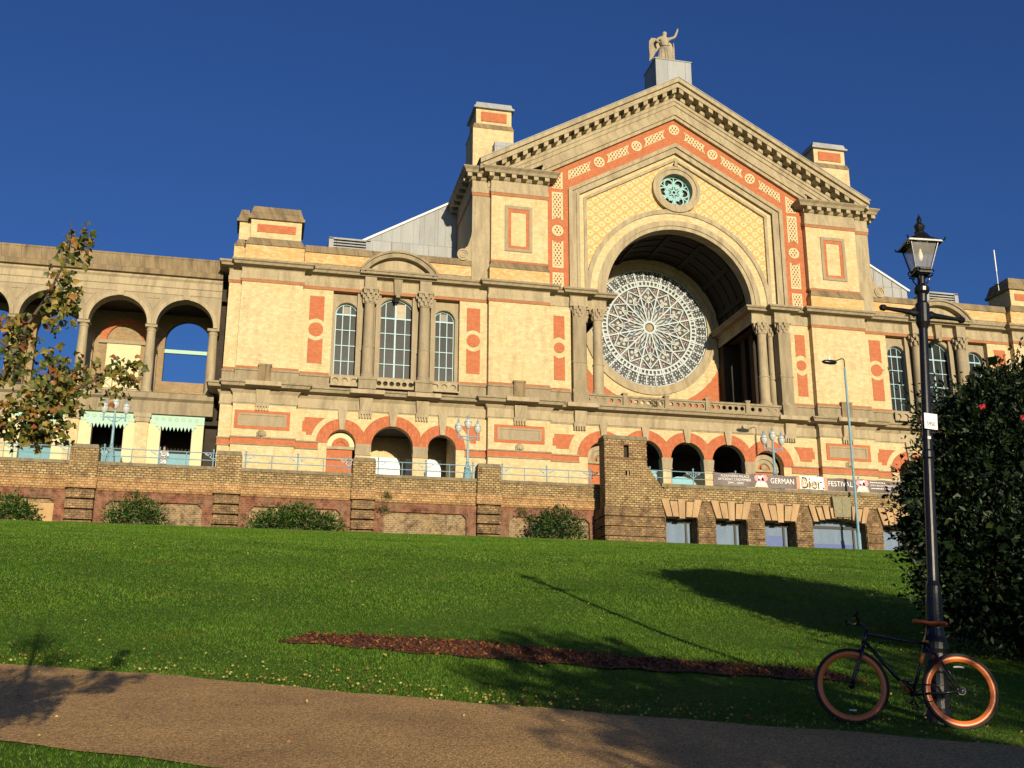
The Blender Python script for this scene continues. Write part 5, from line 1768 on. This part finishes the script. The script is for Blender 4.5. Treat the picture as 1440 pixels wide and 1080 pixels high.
def wheel(x):
    z0 = WRAD
    w = bpart(MB().tube([(x + (WRAD - .014) * math.cos(a), 0, z0 + (WRAD - .014) * math.sin(a)) for a in np.linspace(0, 2 * PI, 64, endpoint=False)], .0165, 10, closed=True), "wheel", TYR)
    pr = [(WRAD - .026, -.011), (WRAD - .026, .011), (WRAD - .04, .0115), (WRAD - .072, .006), (WRAD - .076, 0), (WRAD - .072, -.006), (WRAD - .04, -.0115)]
    g = MB()
    vs, fs, seg = [], [], 72
    for i in range(seg):
        a = 2 * PI * i / seg
        for r, y in pr:
            vs.append((x + r * math.cos(a), y, z0 + r * math.sin(a)))
    for i in range(seg):
        j = (i + 1) % seg
        for k in range(len(pr)):
            kk = (k + 1) % len(pr)
            fs.append((i * 7 + k, j * 7 + k, j * 7 + kk, i * 7 + kk))
    g.add(vs, fs)
    bpart(g, "rim", ORG, w)
    g = MB()
    for i in range(28):
        a = 2 * PI * i / 28
        b_ = a + (.9 if i % 4 < 2 else -.9)
        y = .028 if i % 2 else -.028
        g.tube([(x + .02 * math.cos(b_), y, z0 + .02 * math.sin(b_)), (x + (WRAD - .074) * math.cos(a), 0, z0 + (WRAD - .074) * math.sin(a))], .0011, 4)
    bpart(g, "spokes", BKF, w)
    bpart(MB().lathe([(.008, -.055), (.008, -.045), (.024, -.034), (.024, -.026), (.014, -.02), (.014, .02), (.024, .026), (.024, .034), (.008, .045), (.008, .055)], x, 0, z0, 16, 'y'), "hub", BKF, w)
    return w


w1 = wheel(0.0)
w2 = wheel(bk_len)
XF, ZH = bk_len, WRAD
bb_ = (.42, .0, .285)
st_top = (.265, 0, .77)
hd_top, hd_bot = (.80, 0, .83), (.835, 0, .715)
g = MB()
g.tube([bb_, st_top], .016, 10).tube([hd_top, hd_bot], .019, 10)
g.tube([(.275, 0, .745), (.806, 0, .805)], .0135, 10).tube([bb_, (.825, 0, .745)], .018, 10)
for s in (-1, 1):
    g.tube([(.42, s * .03, .285), (.15, s * .05, .31), (0, s * .06, ZH)], .010, 8)
    g.tube([(.268, s * .018, .75), (.12, s * .05, .53), (0, s * .06, ZH)], .0085, 8)
fr_ = bpart(g, "frame", BKF)
g = MB()
for s in (-1, 1):
    g.tube([(.838, s * .03, .70), (.86, s * .048, .62), (XF - .02, s * .052, .42), (XF, s * .052, ZH)], [.014, .014, .011, .009], 8)
g.tube([(.838, -.035, .705), (.838, .035, .705)], .016, 8)
bpart(g, "fork", BKF)
g = MB().tube([(.80, 0, .83), (.79, 0, .865), (.88, 0, .895)], .014, 8)
g.tube([(.93, -.24, .955), (.935, -.2, .95), (.89, -.12, .905), (.88, 0, .895), (.89, .12, .905), (.935, .2, .95), (.93, .24, .955)], .012, 8)
hb_ = bpart(g, "handlebar", BKF)
for s in (-1, 1):
    bpart(MB().tube([(.925, s * .27, .96), (.93, s * .24, .955), (.935, s * .19, .945)], .016, 8), "grip", TYR, hb_)
    bpart(MB().tube([(.91, s * .15, .925), (.95, s * .17, .91), (.96, s * .24, .89)], .006, 6), "brake_lever", BKF, hb_)
bpart(MB().tube([(.262, 0, .765), (.238, 0, .93)], .0125, 10), "seat_post", BKF)
bpart(MB().tube([(.268, 0, .752), (.262, 0, .775)], .021, 10), "seat_clamp", ORG)
# saddle
vs, fs = [], []
sec = [(.08, .07, .925, .0), (.10, .075, .935, .0), (.16, .068, .94, 0), (.22, .045, .935, 0), (.29, .024, .945, 0), (.36, .018, .955, 0), (.375, .010, .95, 0)]
for x, w, z, _ in sec:
    for k in range(10):
        a = 2 * PI * k / 10
        vs.append((x, w * math.cos(a), z + (.016 * math.sin(a) if math.sin(a) > 0 else .022 * math.sin(a))))
for i in range(len(sec) - 1):
    for k in range(10):
        kk = (k + 1) % 10
        fs.append((i * 10 + k, i * 10 + kk, i * 10 + 10 + kk, i * 10 + 10 + k))
fs += [tuple(range(10)), tuple(range(60, 70))]
sd_ = bpart(MB().add(vs, fs), "saddle", plain("orange_saddle_leather", (.66, .13, .03), .4))
bpart(MB().tube([(.12, -.02, .915), (.2, -.02, .905), (.32, -.012, .935)], .004, 5).tube([(.12, .02, .915), (.2, .02, .905), (.32, .012, .935)], .004, 5), "rails", BKF, sd_)
bpart(MB().tube([(.33, 0, .565), (.30, 0, .66)], .0175, 10), "seat_tube_band", ORG, fr_)
bpart(MB().tube([(.445, 0, .305), (.53, 0, .40)], .0195, 10), "down_tube_band", ORG, fr_)
g = MB()
yc_ = .045
g.tube([(.42 + .092 * math.cos(a), yc_, .285 + .092 * math.sin(a)) for a in np.linspace(0, 2 * PI, 40, endpoint=False)], .005, 6, closed=True)
for k in range(5):
    a = 2 * PI * k / 5
    g.tube([(.42, yc_, .285), (.42 + .09 * math.cos(a), yc_, .285 + .09 * math.sin(a))], .008, 6)
cr = bpart(g, "chainring", BKF)
bpart(MB().tube([(.42, .06, .285), (.48, .065, .40 - .03 + .02)], .009, 8).tube([(.42, -.06, .285), (.36, -.065, .18)], .009, 8).tube([(.42, -.065, .285), (.42, .065, .285)], .012, 8), "crank_arms", BKF, cr)
bpart(MB().box(.44, .52, .07, .15, .385, .405), "pedal", BKF, cr, smooth=False)
bpart(MB().box(.32, .40, -.15, -.07, .165, .185), "pedal", BKF, cr, smooth=False)
g = MB().tube([(.42, yc_, .378), (0, yc_, ZH + .036)], .004, 5).tube([(.42, yc_, .192), (0, yc_, ZH - .036)], .004, 5)
g.tube([(.036 * math.cos(a), yc_, ZH + .036 * math.sin(a)) for a in np.linspace(0, 2 * PI, 20, endpoint=False)], .004, 5, closed=True)
bpart(g, "chain", BKF, cr)
bpart(MB().lathe([(.028, -.004), (.028, .004)], 0, .05, ZH, 18, 'y').lathe([(.009, -.01), (.009, .012)], 0, .066, ZH, 8, 'y'), "sprocket", STEEL, w1)
def arcbar(x, a0, a1, r, y):
    pts = [(x + r * math.cos(a), y, ZH + r * math.sin(a)) for a in np.linspace(a0, a1, 6)]
    return MB().tube(pts, .008, 6)
bpart(arcbar(0, 1.35, 1.8, .215, .006), "wheel_reflector", WHITE, w1)
bpart(arcbar(XF, -1.72, -1.42, .215, .006), "wheel_reflector", WHITE, w2)
bpart(MB().box(.18, .21, -.02, .02, .60, .66), "rear_reflector", plain("red_reflector", (.3, .01, .02), .2), fr_)
g = MB().tube([(.27, .03, .70), (.20, .05, .66), (.17, .06, .58), (.22, .07, .55)], .008, 6)
bpart(g, "cable_lock", plain("purple_cable", (.2, .03, .1), .4), fr_)
bpart(MB().tube([(.855, -.03, .69), (.87, -.05, .665), (.86, -.03, .64)], .008, 6).tube([(.855, .03, .69), (.87, .05, .665), (.86, .03, .64)], .008, 6), "front_brake", BKF)

# ------------------------------------------------------------------ vegetation
def leaf_cloud(cent, size, rng, up=0.5, out=None, aspect=0.45, fold=0.25, lobes=False, droop=0.0):
    """Leaf-sized blades at the given points: arrays of vertices and triangles."""
    n = len(cent)
    d = rng.normal(size=(n, 3))
    if out is not None:
        d += out * 1.2
    d[:, 2] += up - droop
    d /= np.linalg.norm(d, axis=1, keepdims=True)
    r = rng.normal(size=(n, 3))
    s = np.cross(d, r)
    s /= np.linalg.norm(s, axis=1, keepdims=True)
    nn = np.cross(s, d)
    L = (size * rng.uniform(0.6, 1.25, n))[:, None]
    Wd = L * aspect
    if not lobes:
        base = cent
        tip = cent + d * L
        mid = cent + d * L * 0.45
        lf = mid + s * Wd * .5 + nn * L * fold * .5
        rt = mid - s * Wd * .5 + nn * L * fold * .5
        v = np.stack([base, lf, tip, rt], 1).reshape(-1, 3)
        i = np.arange(n)[:, None] * 4
        f = np.concatenate([i + np.array([[0, 1, 2]]), i + np.array([[0, 2, 3]])], 0)
        return v, f
    # five-lobed leaf as a fan
    ang = np.array([-180, -140, -105, -75, -48, -24, 0, 24, 48, 75, 105, 140]) * PI / 180
    rad = np.array([.12, .50, .48, .74, .60, .62, 1.0, .62, .60, .74, .48, .50])
    c = cent + d * L * .35
    pts = [c]
    for a, q in zip(ang, rad):
        bend = nn * L * (fold * (abs(math.sin(a)) * q - .2))
        pts.append(c + d * L * (.6 * q * math.cos(a)) + s * L * (.6 * q * math.sin(a)) + bend)
    k = len(ang)
    v = np.stack(pts, 1).reshape(-1, 3)
    i = np.arange(n)[:, None] * (k + 1)
    f = np.concatenate([i + np.array([[0, 1 + j, 1 + (j + 1) % k]]) for j in range(k)], 0)
    return v, f


def blob_points(blobs, n, rng, shell=0.5, lump=0.25, freq=3.0):
    """Points near the outer skin of lumpy ellipsoids (cx, cy, cz, rx, ry, rz)."""
    vol = np.array([b_[3] * b_[4] + b_[4] * b_[5] + b_[3] * b_[5] for b_ in blobs])
    cnt = np.maximum(1, (n * vol / vol.sum()).astype(int))
    P_, O_ = [], []
    for b_, c in zip(blobs, cnt):
        d = rng.normal(size=(c, 3))
        d /= np.linalg.norm(d, axis=1, keepdims=True)
        ph = rng.uniform(0, 6.28, 6)
        k = 1 + lump * (np.sin(freq * d[:, 0] * 2 + ph[0]) * np.sin(freq * d[:, 1] * 2 + ph[1]) + .6 * np.sin(freq * 2.3 * d[:, 2] * 2 + ph[2]) * np.sin(freq * 2.1 * d[:, 0] + ph[3]))
        r = (1 - shell * rng.random(c) ** 1.6) * k
        P_.append(np.array(b_[:3]) + d * r[:, None] * np.array(b_[3:6]))
        O_.append(d)
    return np.concatenate(P_), np.concatenate(O_)


def stems(base, tips, r0, r1):
    g = MB()
    for t in tips:
        base_ = Vector(base)
        t = Vector(t)
        m = base_.lerp(t, .5) + Vector((random.uniform(-.1, .1), random.uniform(-.1, .1), .1 * (t - base_).length))
        g.tube([base_, m, t], [r0, (r0 + r1) / 2, r1], 6)
    return g


BARK = plain("bark", (.09, .065, .045), .9, var=.3, scale=12, bmp=.5)

# big camellia by the lamp
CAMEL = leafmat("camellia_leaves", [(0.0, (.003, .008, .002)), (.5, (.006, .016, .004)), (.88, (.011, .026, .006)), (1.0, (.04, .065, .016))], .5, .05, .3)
cb = P(10.6, 14.1)
cs_ = thing("camellia", "tall dark glossy evergreen shrub with a few red flowers behind the black lamp post", "shrub", cb)
blobs = [(0.55, 0, 2.3, 1.9, 1.6, 1.9), (.2, 0, 3.35, 1.25, 1.1, .8), (-.5, -.3, 1.2, 1.3, 1.1, 1.2), (1.9, 0, 2.4, 1.7, 1.5, 2.1), (.2, -1.2, .6, .95, .6, .65), (1.2, -.7, 1.1, 1.5, 1.1, 1.1), (-.75, .1, 2.15, .85, .8, .95), (-.35, .1, 3.45, .3, .3, .45), (.1, .1, 4.0, .28, .28, .42), (.9, .1, 3.95, .7, .6, .5), (1.5, 0, 4.2, .5, .5, .4), (-1.15, 0, 1.75, .4, .4, .3), (-.95, 0, .85, .45, .5, .5)]
pts, od = blob_points(blobs, 52000, rng, .45, .2, 3.2)
for _ in range(70):                                            # leafy shoots that break the outline
    i_ = rng.integers(len(pts))
    t_ = np.linspace(0, .38, 16)[:, None]
    dd = od[i_] * .8 + np.array([0, 0, .7]) + rng.normal(size=3) * .3
    pts = np.concatenate([pts, pts[i_] + dd * t_ + rng.normal(size=(16, 3)) * .03])
    od = np.concatenate([od, np.tile(dd, (16, 1))])
zg = gz(pts[:, 1] + cb.y - CY) - cb.z
kp = pts[:, 2] > zg + .08
v, f = leaf_cloud(pts[kp], .092, rng, .25, od[kp], .5, .3)
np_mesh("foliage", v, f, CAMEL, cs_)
pts, od = blob_points([(b_[0], b_[1], b_[2], b_[3] * .78, b_[4] * .78, b_[5] * .78) for b_ in blobs], 9000, rng, .5, .1)
kp = pts[:, 2] > .1
v, f = leaf_cloud(pts[kp], .2, rng, .2, od[kp], .8, .2)
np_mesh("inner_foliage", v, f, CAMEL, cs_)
lp2 = cs_.location
stems(lp2, [lp2 + Vector((b_[0], b_[1], b_[2])) for b_ in blobs], .07, .02).build("stems", BARK, cs_)
RED = plain("red_petals", (.42, .006, .02), .5, var=.2)
for q, (x, y, z) in enumerate(((9.35, 12.62, 3.42), (9.95, 12.6, 3.3), (10.35, 12.65, 3.95), (9.75, 12.1, .75))):
    o = P(x, y, z + gz(13))
    g = MB()
    for k in range(9):
        a = 2 * PI * k / 9
        g.sphere(o.x + .026 * math.cos(a), o.y - .02 * math.sin(a), o.z + .02 * math.sin(a * 1.7), .022, 8, 5, sy=.6)
    g.sphere(o.x, o.y - .02, o.z, .022, 8, 5)
    g.build("flower", RED, cs_, smooth=True)

# shrubs at the foot of the wall
SHR = leafmat("shrub_leaves", [(0, (.010, .035, .005)), (.55, (.030, .085, .010)), (.88, (.09, .16, .025)), (1, (.20, .10, .03))], .45, .15, .3)
SHR2 = leafmat("shrub_leaves_dark", [(0, (.008, .028, .005)), (.6, (.020, .06, .010)), (.9, (.06, .11, .02)), (1, (.12, .15, .03))], .45, .15, .3)
sy_ = -10.6
for (x, w, h, dp, lab, mt, nl) in ((-43.9, 1.6, 1.45, .8, "green shrub against the terrace wall, cut by the left edge of the picture", SHR, 1500), (-37.3, 1.65, 1.6, .8, "loose round green shrub in front of the brown brick panel, second shrub from the left", SHR, 1700),
                                   (-28.5, 2.75, 1.5, .9, "widest green shrub, reddish tips, on the terrace wall below the left pavilion", SHR, 3200), (-13.0, 1.75, 1.95, .9, "dark green pointed shrub at the terrace wall just left of the brick turret", SHR2, 2200)):
    zb_ = float(gz(sy_ - CY))
    o = thing("shrub", lab, "shrub", (x, sy_, zb_), "shrubs along the foot of the terrace wall")
    bl_ = [(0, 0, h * .4, w * .8, dp, h * .5), (-w * .45, 0, h * .38, w * .5, dp * .8, h * .4), (w * .45, 0, h * .36, w * .5, dp * .8, h * .38), (w * .05, 0, h * .75, w * .4, dp * .6, h * .28), (-w * .85, 0, .25, w * .2, .3, .22), (w * .85, 0, .25, w * .2, .3, .25)]
    pts, od = blob_points(bl_, nl, rng, .6, .34)
    for _ in range(16):                                        # shoots that stick out
        a, t = rng.uniform(-1, 1), rng.uniform(.7, 1.1)
        q = np.array([a * w * .8, rng.uniform(-.4, .4), h * (.95 - .5 * a * a) * t])
        pts = np.concatenate([pts, q + rng.normal(size=(12, 3)) * .09])
        od = np.concatenate([od, np.tile([a * .4, 0, 1.0], (12, 1))])
    kp = pts[:, 2] > .05
    v, f = leaf_cloud(pts[kp], .2, rng, .4, od[kp], .42, .3)
    np_mesh("foliage", v, f, mt, o)
    stems((x, sy_, zb_), [(x + b_[0], sy_ + b_[1], zb_ + b_[2]) for b_ in bl_], .04, .012).build("stems", BARK, o)

# weeds rooted in the walls
WEED = leafmat("weed_leaves", [(0, (.04, .07, .02)), (.6, (.09, .12, .03)), (1, (.2, .13, .06))], .6, .2)
for x, y, z, r, lab in ((-23.2, WY - .1, 11.75, .28, "small reddish weed growing from the wall band left of the shrub free panel"), (-23.4, WY - .02, 10.95, .35, "green weed in the red brick right of the third capped pier"),
                        (-14.9, WY - .02, 11.15, .38, "dark weed high on the red brick above the pointed shrub"), (-14.3, WY - .02, 10.8, .25, "small weed lower on the brick above the pointed shrub"),
                        (-2.6, .05, 21.15, .45, "spiky plant growing on the balcony parapet under the round window")):
    o = thing("weed", lab, "plant", (x, y, z), "weeds growing on the walls")
    pts = rng.normal(size=(130, 3)) * np.array([r * .5, .10, r * .35]) + np.array([0, -.12, .05])
    v, f = leaf_cloud(pts, .15, rng, .5, None, .35, .2)
    np_mesh("foliage", v, f, WEED, o)

# young maple whose branches reach in from the left
MAPLE = leafmat("autumn_maple_leaves", [(0, (.04, .07, .014)), (.34, (.12, .145, .03)), (.62, (.25, .215, .045)), (.84, (.36, .25, .055)), (.94, (.34, .13, .04)), (1, (.24, .055, .025))], .5, .3, .4)
YM = 4.7


def mp(px, py, y=YM):
    """Branch points measured on the photograph, at y metres from the camera."""
    d = r_ * ((px - 720) / 1560) - u_ * ((py - 540) / 1560) + f_
    d = d / d.y * y
    return Vector((d.x + CX, d.y + CY, d.z))


mb_ = P(-2.35, 4.9)
mt_ = thing("maple_tree", "young maple with red and yellow autumn leaves reaching in at the left edge", "tree", mb_)
fork = mp(-190, 655, 4.85)
g = MB().tube([mb_ + Vector((0, 0, -.1)), mb_.lerp(fork, .5) + Vector((.03, 0, 0)), fork, mp(-230, 300, 4.9), mp(-245, 60, 5)], [.05, .042, .035, .02, .006], 10)
g.build("trunk", BARK, mt_)
limbs = [[fork, mp(-10, 560), mp(20, 495), mp(37, 458), mp(68, 415), mp(92, 366), mp(99, 332), mp(101, 311)],
         [fork, mp(10, 600), mp(60, 570), mp(120, 540), mp(165, 522), mp(198, 508)],
         [mp(60, 570), mp(90, 545), mp(85, 515), mp(72, 500)], [mp(20, 495), mp(-10, 470), mp(8, 448)], [mp(68, 415), mp(82, 440), mp(86, 455)], [fork, mp(-30, 620), mp(20, 612)],
         [mp(-230, 300, 4.9), mp(-180, 340), mp(-150, 400)], [fork, mp(-260, 620), mp(-330, 540)], [fork, mp(-180, 700)]]
g = MB()
for L_ in limbs:
    n_ = len(L_)
    g.tube(L_, [.011 - .009 * i / (n_ - 1) for i in range(n_)], 6)
g.build("limbs", BARK, mt_, smooth=True)
cl_ = [(116, 336, 17, 14, 80), (104, 352, 19, 20, 90), (86, 395, 16, 20, 90), (92, 418, 18, 20, 120), (84, 442, 18, 17, 90), (78, 455, 10, 8, 24), (22, 462, 24, 20, 110), (26, 492, 22, 25, 140), (10, 520, 22, 18, 100), (75, 500, 12, 10, 40), (92, 525, 28, 22, 190),
       (100, 550, 24, 22, 190), (60, 560, 38, 25, 260), (40, 585, 46, 25, 320), (15, 600, 30, 20, 180), (80, 605, 14, 12, 60), (140, 523, 16, 10, 40), (175, 515, 20, 14, 90), (182, 535, 10, 12, 50), (160, 555, 16, 8, 40), (70, 512, 8, 6, 20),
       (-85, 560, 40, 50, 300), (-150, 400, 50, 60, 240), (-200, 700, 95, 55, 800), (-270, 630, 110, 75, 1000), (-340, 540, 100, 80, 800), (-190, 570, 60, 60, 450), (-130, 665, 55, 40, 300), (-240, 250, 80, 80, 400), (-330, 720, 110, 60, 800)]
pts = []
for px, py, rx, ry, c in cl_:
    c0 = mp(px, py)
    s_ = YM / 1560
    c = int(c * .55) if px > -60 else int(c * 1.6)
    q = np.clip(rng.normal(size=(c, 3)), -1.7, 1.7) * np.array([rx * s_ * .62, max(rx, ry) * s_ * .75, ry * s_ * .62])
    pts.append(np.array(c0) + q)
pts = np.concatenate(pts)
v, f = leaf_cloud(pts - np.array(mb_), .040, rng, -.3, None, .8, .4, True, .4)
np_mesh("foliage", v, f, MAPLE, mt_)

# hedge just outside the view on the near side of the path: it shades the bicycle
HEDGE = leafmat("hedge_leaves", [(0, (.015, .03, .008)), (.7, (.03, .06, .014)), (1, (.06, .09, .02))], .5, .12)
hb = P(6.67, -6.0)
o = thing("hedge", "tall leafy hedge on the near side of the path whose shade falls over the bicycle", "hedge", hb)
hbl = [(-2.6, .1, 1.7, .9, .7, 1.7), (-1.6, 0, 2.3, 1.1, .9, 2.0), (-.75, 0, 2.15, 1.0, .9, 2.15), (.0, 0, 1.7, .5, .7, 1.75), (.8, 0, .8, .6, .8, 1.15), (.55, 0, 3.4, .85, .6, .3), (1.3, 0, 2.9, .6, .6, .7), (1.9, 0, 1.55, .8, .9, 1.35), (2.9, 0, 2.1, 1.3, 1, 2.0), (4.2, 0, 2.3, 1.3, 1, 2.2), (-2.9, 0, 3.2, .35, .3, .5), (-1.2, .1, 4.2, .35, .3, .5)]
hbl = [(b_[0], b_[1], b_[2] + 2.18) + b_[3:] for b_ in hbl] + [(q, 0, 1.2, 1.3, 1.0, 1.6) for q in (-2.5, -.7, 1.0, 2.8, 4.4)]
pts, od = blob_points(hbl, 24000, rng, .8, .22)
v, f = leaf_cloud(pts, .16, rng, .2, od, .55, .25)
np_mesh("foliage", v, f, HEDGE, o)
pts, od = blob_points([b_ for b_ in hbl if b_[0] > -2 and b_[0] not in (.8, 1.9, .55) and b_[5] > 1.2], 5000, rng, .95, .1)
v, f = leaf_cloud(pts, .34, rng, .2, od, .8, .2)
np_mesh("inner_foliage", v, f, HEDGE, o)
stems(hb, [hb + Vector((b_[0], b_[1], b_[2])) for b_ in hbl], .05, .015).build("stems", BARK, o)

# ------------------------------------------------------------------ grass and fallen leaves
GR = leafmat("grass_blades", [(0, (.056, .135, .010)), (.5, (.094, .210, .014)), (.85, (.135, .26, .02)), (1, (.20, .21, .05))], .5, .30, .25)
nt_ = GR.node_tree
n, l = nt_.nodes, nt_.links
pv = n["Principled BSDF"]
old = pv.inputs["Base Color"].links[0].from_socket
tc_ = n.new("ShaderNodeTexCoord")
patch = ramp(n, l, noise(n, l, tc_.outputs["Object"], .28, 6, .62), [(.32, (.62, .72, .6)), (.52, (1, 1, 1)), (.7, (1.25, 1.12, 1.1))])
patch2 = ramp(n, l, noise(n, l, tc_.outputs["Object"], .8, 5, .7), [(.58, (1, 1, 1)), (.74, (1.5, .82, 1.2))])
colr = mixc(n, l, 1.0, mixc(n, l, 1.0, old, patch, 'MULTIPLY'), patch2, 'MULTIPLY')
l.new(colr, pv.inputs["Base Color"])
for nd in n:
    if nd.type == 'BSDF_TRANSLUCENT':
        l.new(colr, nd.inputs[0])


def scatter(y0, y1, dens, margin=4.0):
    x0, x1 = -.24 * y1 - margin, .80 * y1 + margin
    c = int((x1 - x0) * (y1 - y0) * dens)
    x, y = rng.uniform(x0, x1, c), rng.uniform(y0, y1, c)
    k = (x > -.235 * y - margin) & (x < .79 * y + margin)
    return x[k], y[k]


V_, F_ = [], []
cnt = 0
for y0, y1, dens, hgt, wid in ((5.2, 9.5, 1700, .042, .0045), (9.5, 13, 1900, .045, .005), (13, 18, 1200, .05, .006), (18, 27, 600, .058, .009), (27, 40, 280, .065, .015), (40, 64.3, 140, .075, .025)):
    x, y = scatter(y0, y1, dens)
    on_path = (y < path_far(x) - .01 + .03 * np.sin(x * 31)) & (y > path_near(x) + .02)
    k = ~on_path & ~mulch_inside(x, y)
    x, y = x[k], y[k]
    c = len(x)
    a = rng.uniform(0, 2 * PI, c)
    h = .6 * hgt * rng.uniform(.5, 1.3, c) * (1 + .35 * np.sin(x * 1.3 + np.sin(y * .9) * 2))
    w = wid * rng.uniform(.6, 1.3, c)
    z = gz(y) - .004
    bx, by = x + CX, y + CY
    dx, dy = np.cos(a) * w, np.sin(a) * w
    lx, ly = rng.normal(size=c) * h * .55, rng.normal(size=c) * h * .55
    v = np.stack([np.stack([bx - dx, by - dy, z], -1), np.stack([bx + dx, by + dy, z], -1), np.stack([bx + lx, by + ly, z + h], -1)], 1).reshape(-1, 3)
    V_.append(v)
    F_.append(np.arange(c * 3).reshape(-1, 3) + cnt)
    cnt += c * 3
grass = np_mesh("grass", np.concatenate(V_), np.concatenate(F_), GR)
tag(grass, "short green mown grass covering the sloping lawn below the palace", "grass", kind="stuff")

BC = leafmat("bark_chips", [(0, (.03, .010, .004)), (.6, (.12, .038, .012)), (1, (.30, .12, .04))], .9, 0, .2)
x, y = rng.uniform(.3, 8.2, 16000), rng.uniform(11.3, 15.6, 16000)
k = mulch_inside(x, y)
x, y = x[k], y[k]
v, f = leaf_cloud(np.stack([x + CX, y + CY, gz(y) + .03], -1), .05, rng, .15, rng.normal(size=(len(x), 3)) * np.array([1, 1, .3]), .5, .15)
tag(np_mesh("bark_chips", v, f, BC), "red brown bark chips lying on the long mulch bed in the lawn", "bark mulch", kind="stuff")

FL = leafmat("fallen_leaves", [(0, (.30, .26, .06)), (.55, (.45, .38, .10)), (.8, (.34, .16, .05)), (1, (.22, .06, .03))], .7, .1)
x = rng.uniform(-4, 9, 1500)
off = np.abs(rng.exponential(.5, 1500))
y = path_far(x) + off - .06
k = (y < 18) & (rng.random(1500) < np.interp(x, [-4, -1, 1, 3, 9], [.35, .5, 1, 1, .5]))
x, y = x[k], y[k]
x2, y2 = scatter(9, 30, .9)
x3 = rng.uniform(-2, 8, 60)
y3 = rng.uniform(7.2, 11, 60)
x, y = np.concatenate([x, x2, x3]), np.concatenate([y, y2, y3])
on = (y < path_far(x)) & (y > path_near(x))
cen = np.stack([x + CX, y + CY, gz(y) + np.where(on, .022, .045)], -1)
out_ = rng.normal(size=(len(x), 3)) * np.array([1, 1, .12])
v, f = leaf_cloud(cen, .034, rng, .0, out_ * 2, .7, .2)
fl = np_mesh("fallen_leaves", v, f, FL)
tag(fl, "small yellow and brown fallen leaves scattered along the edge of the path", "leaves", kind="stuff")
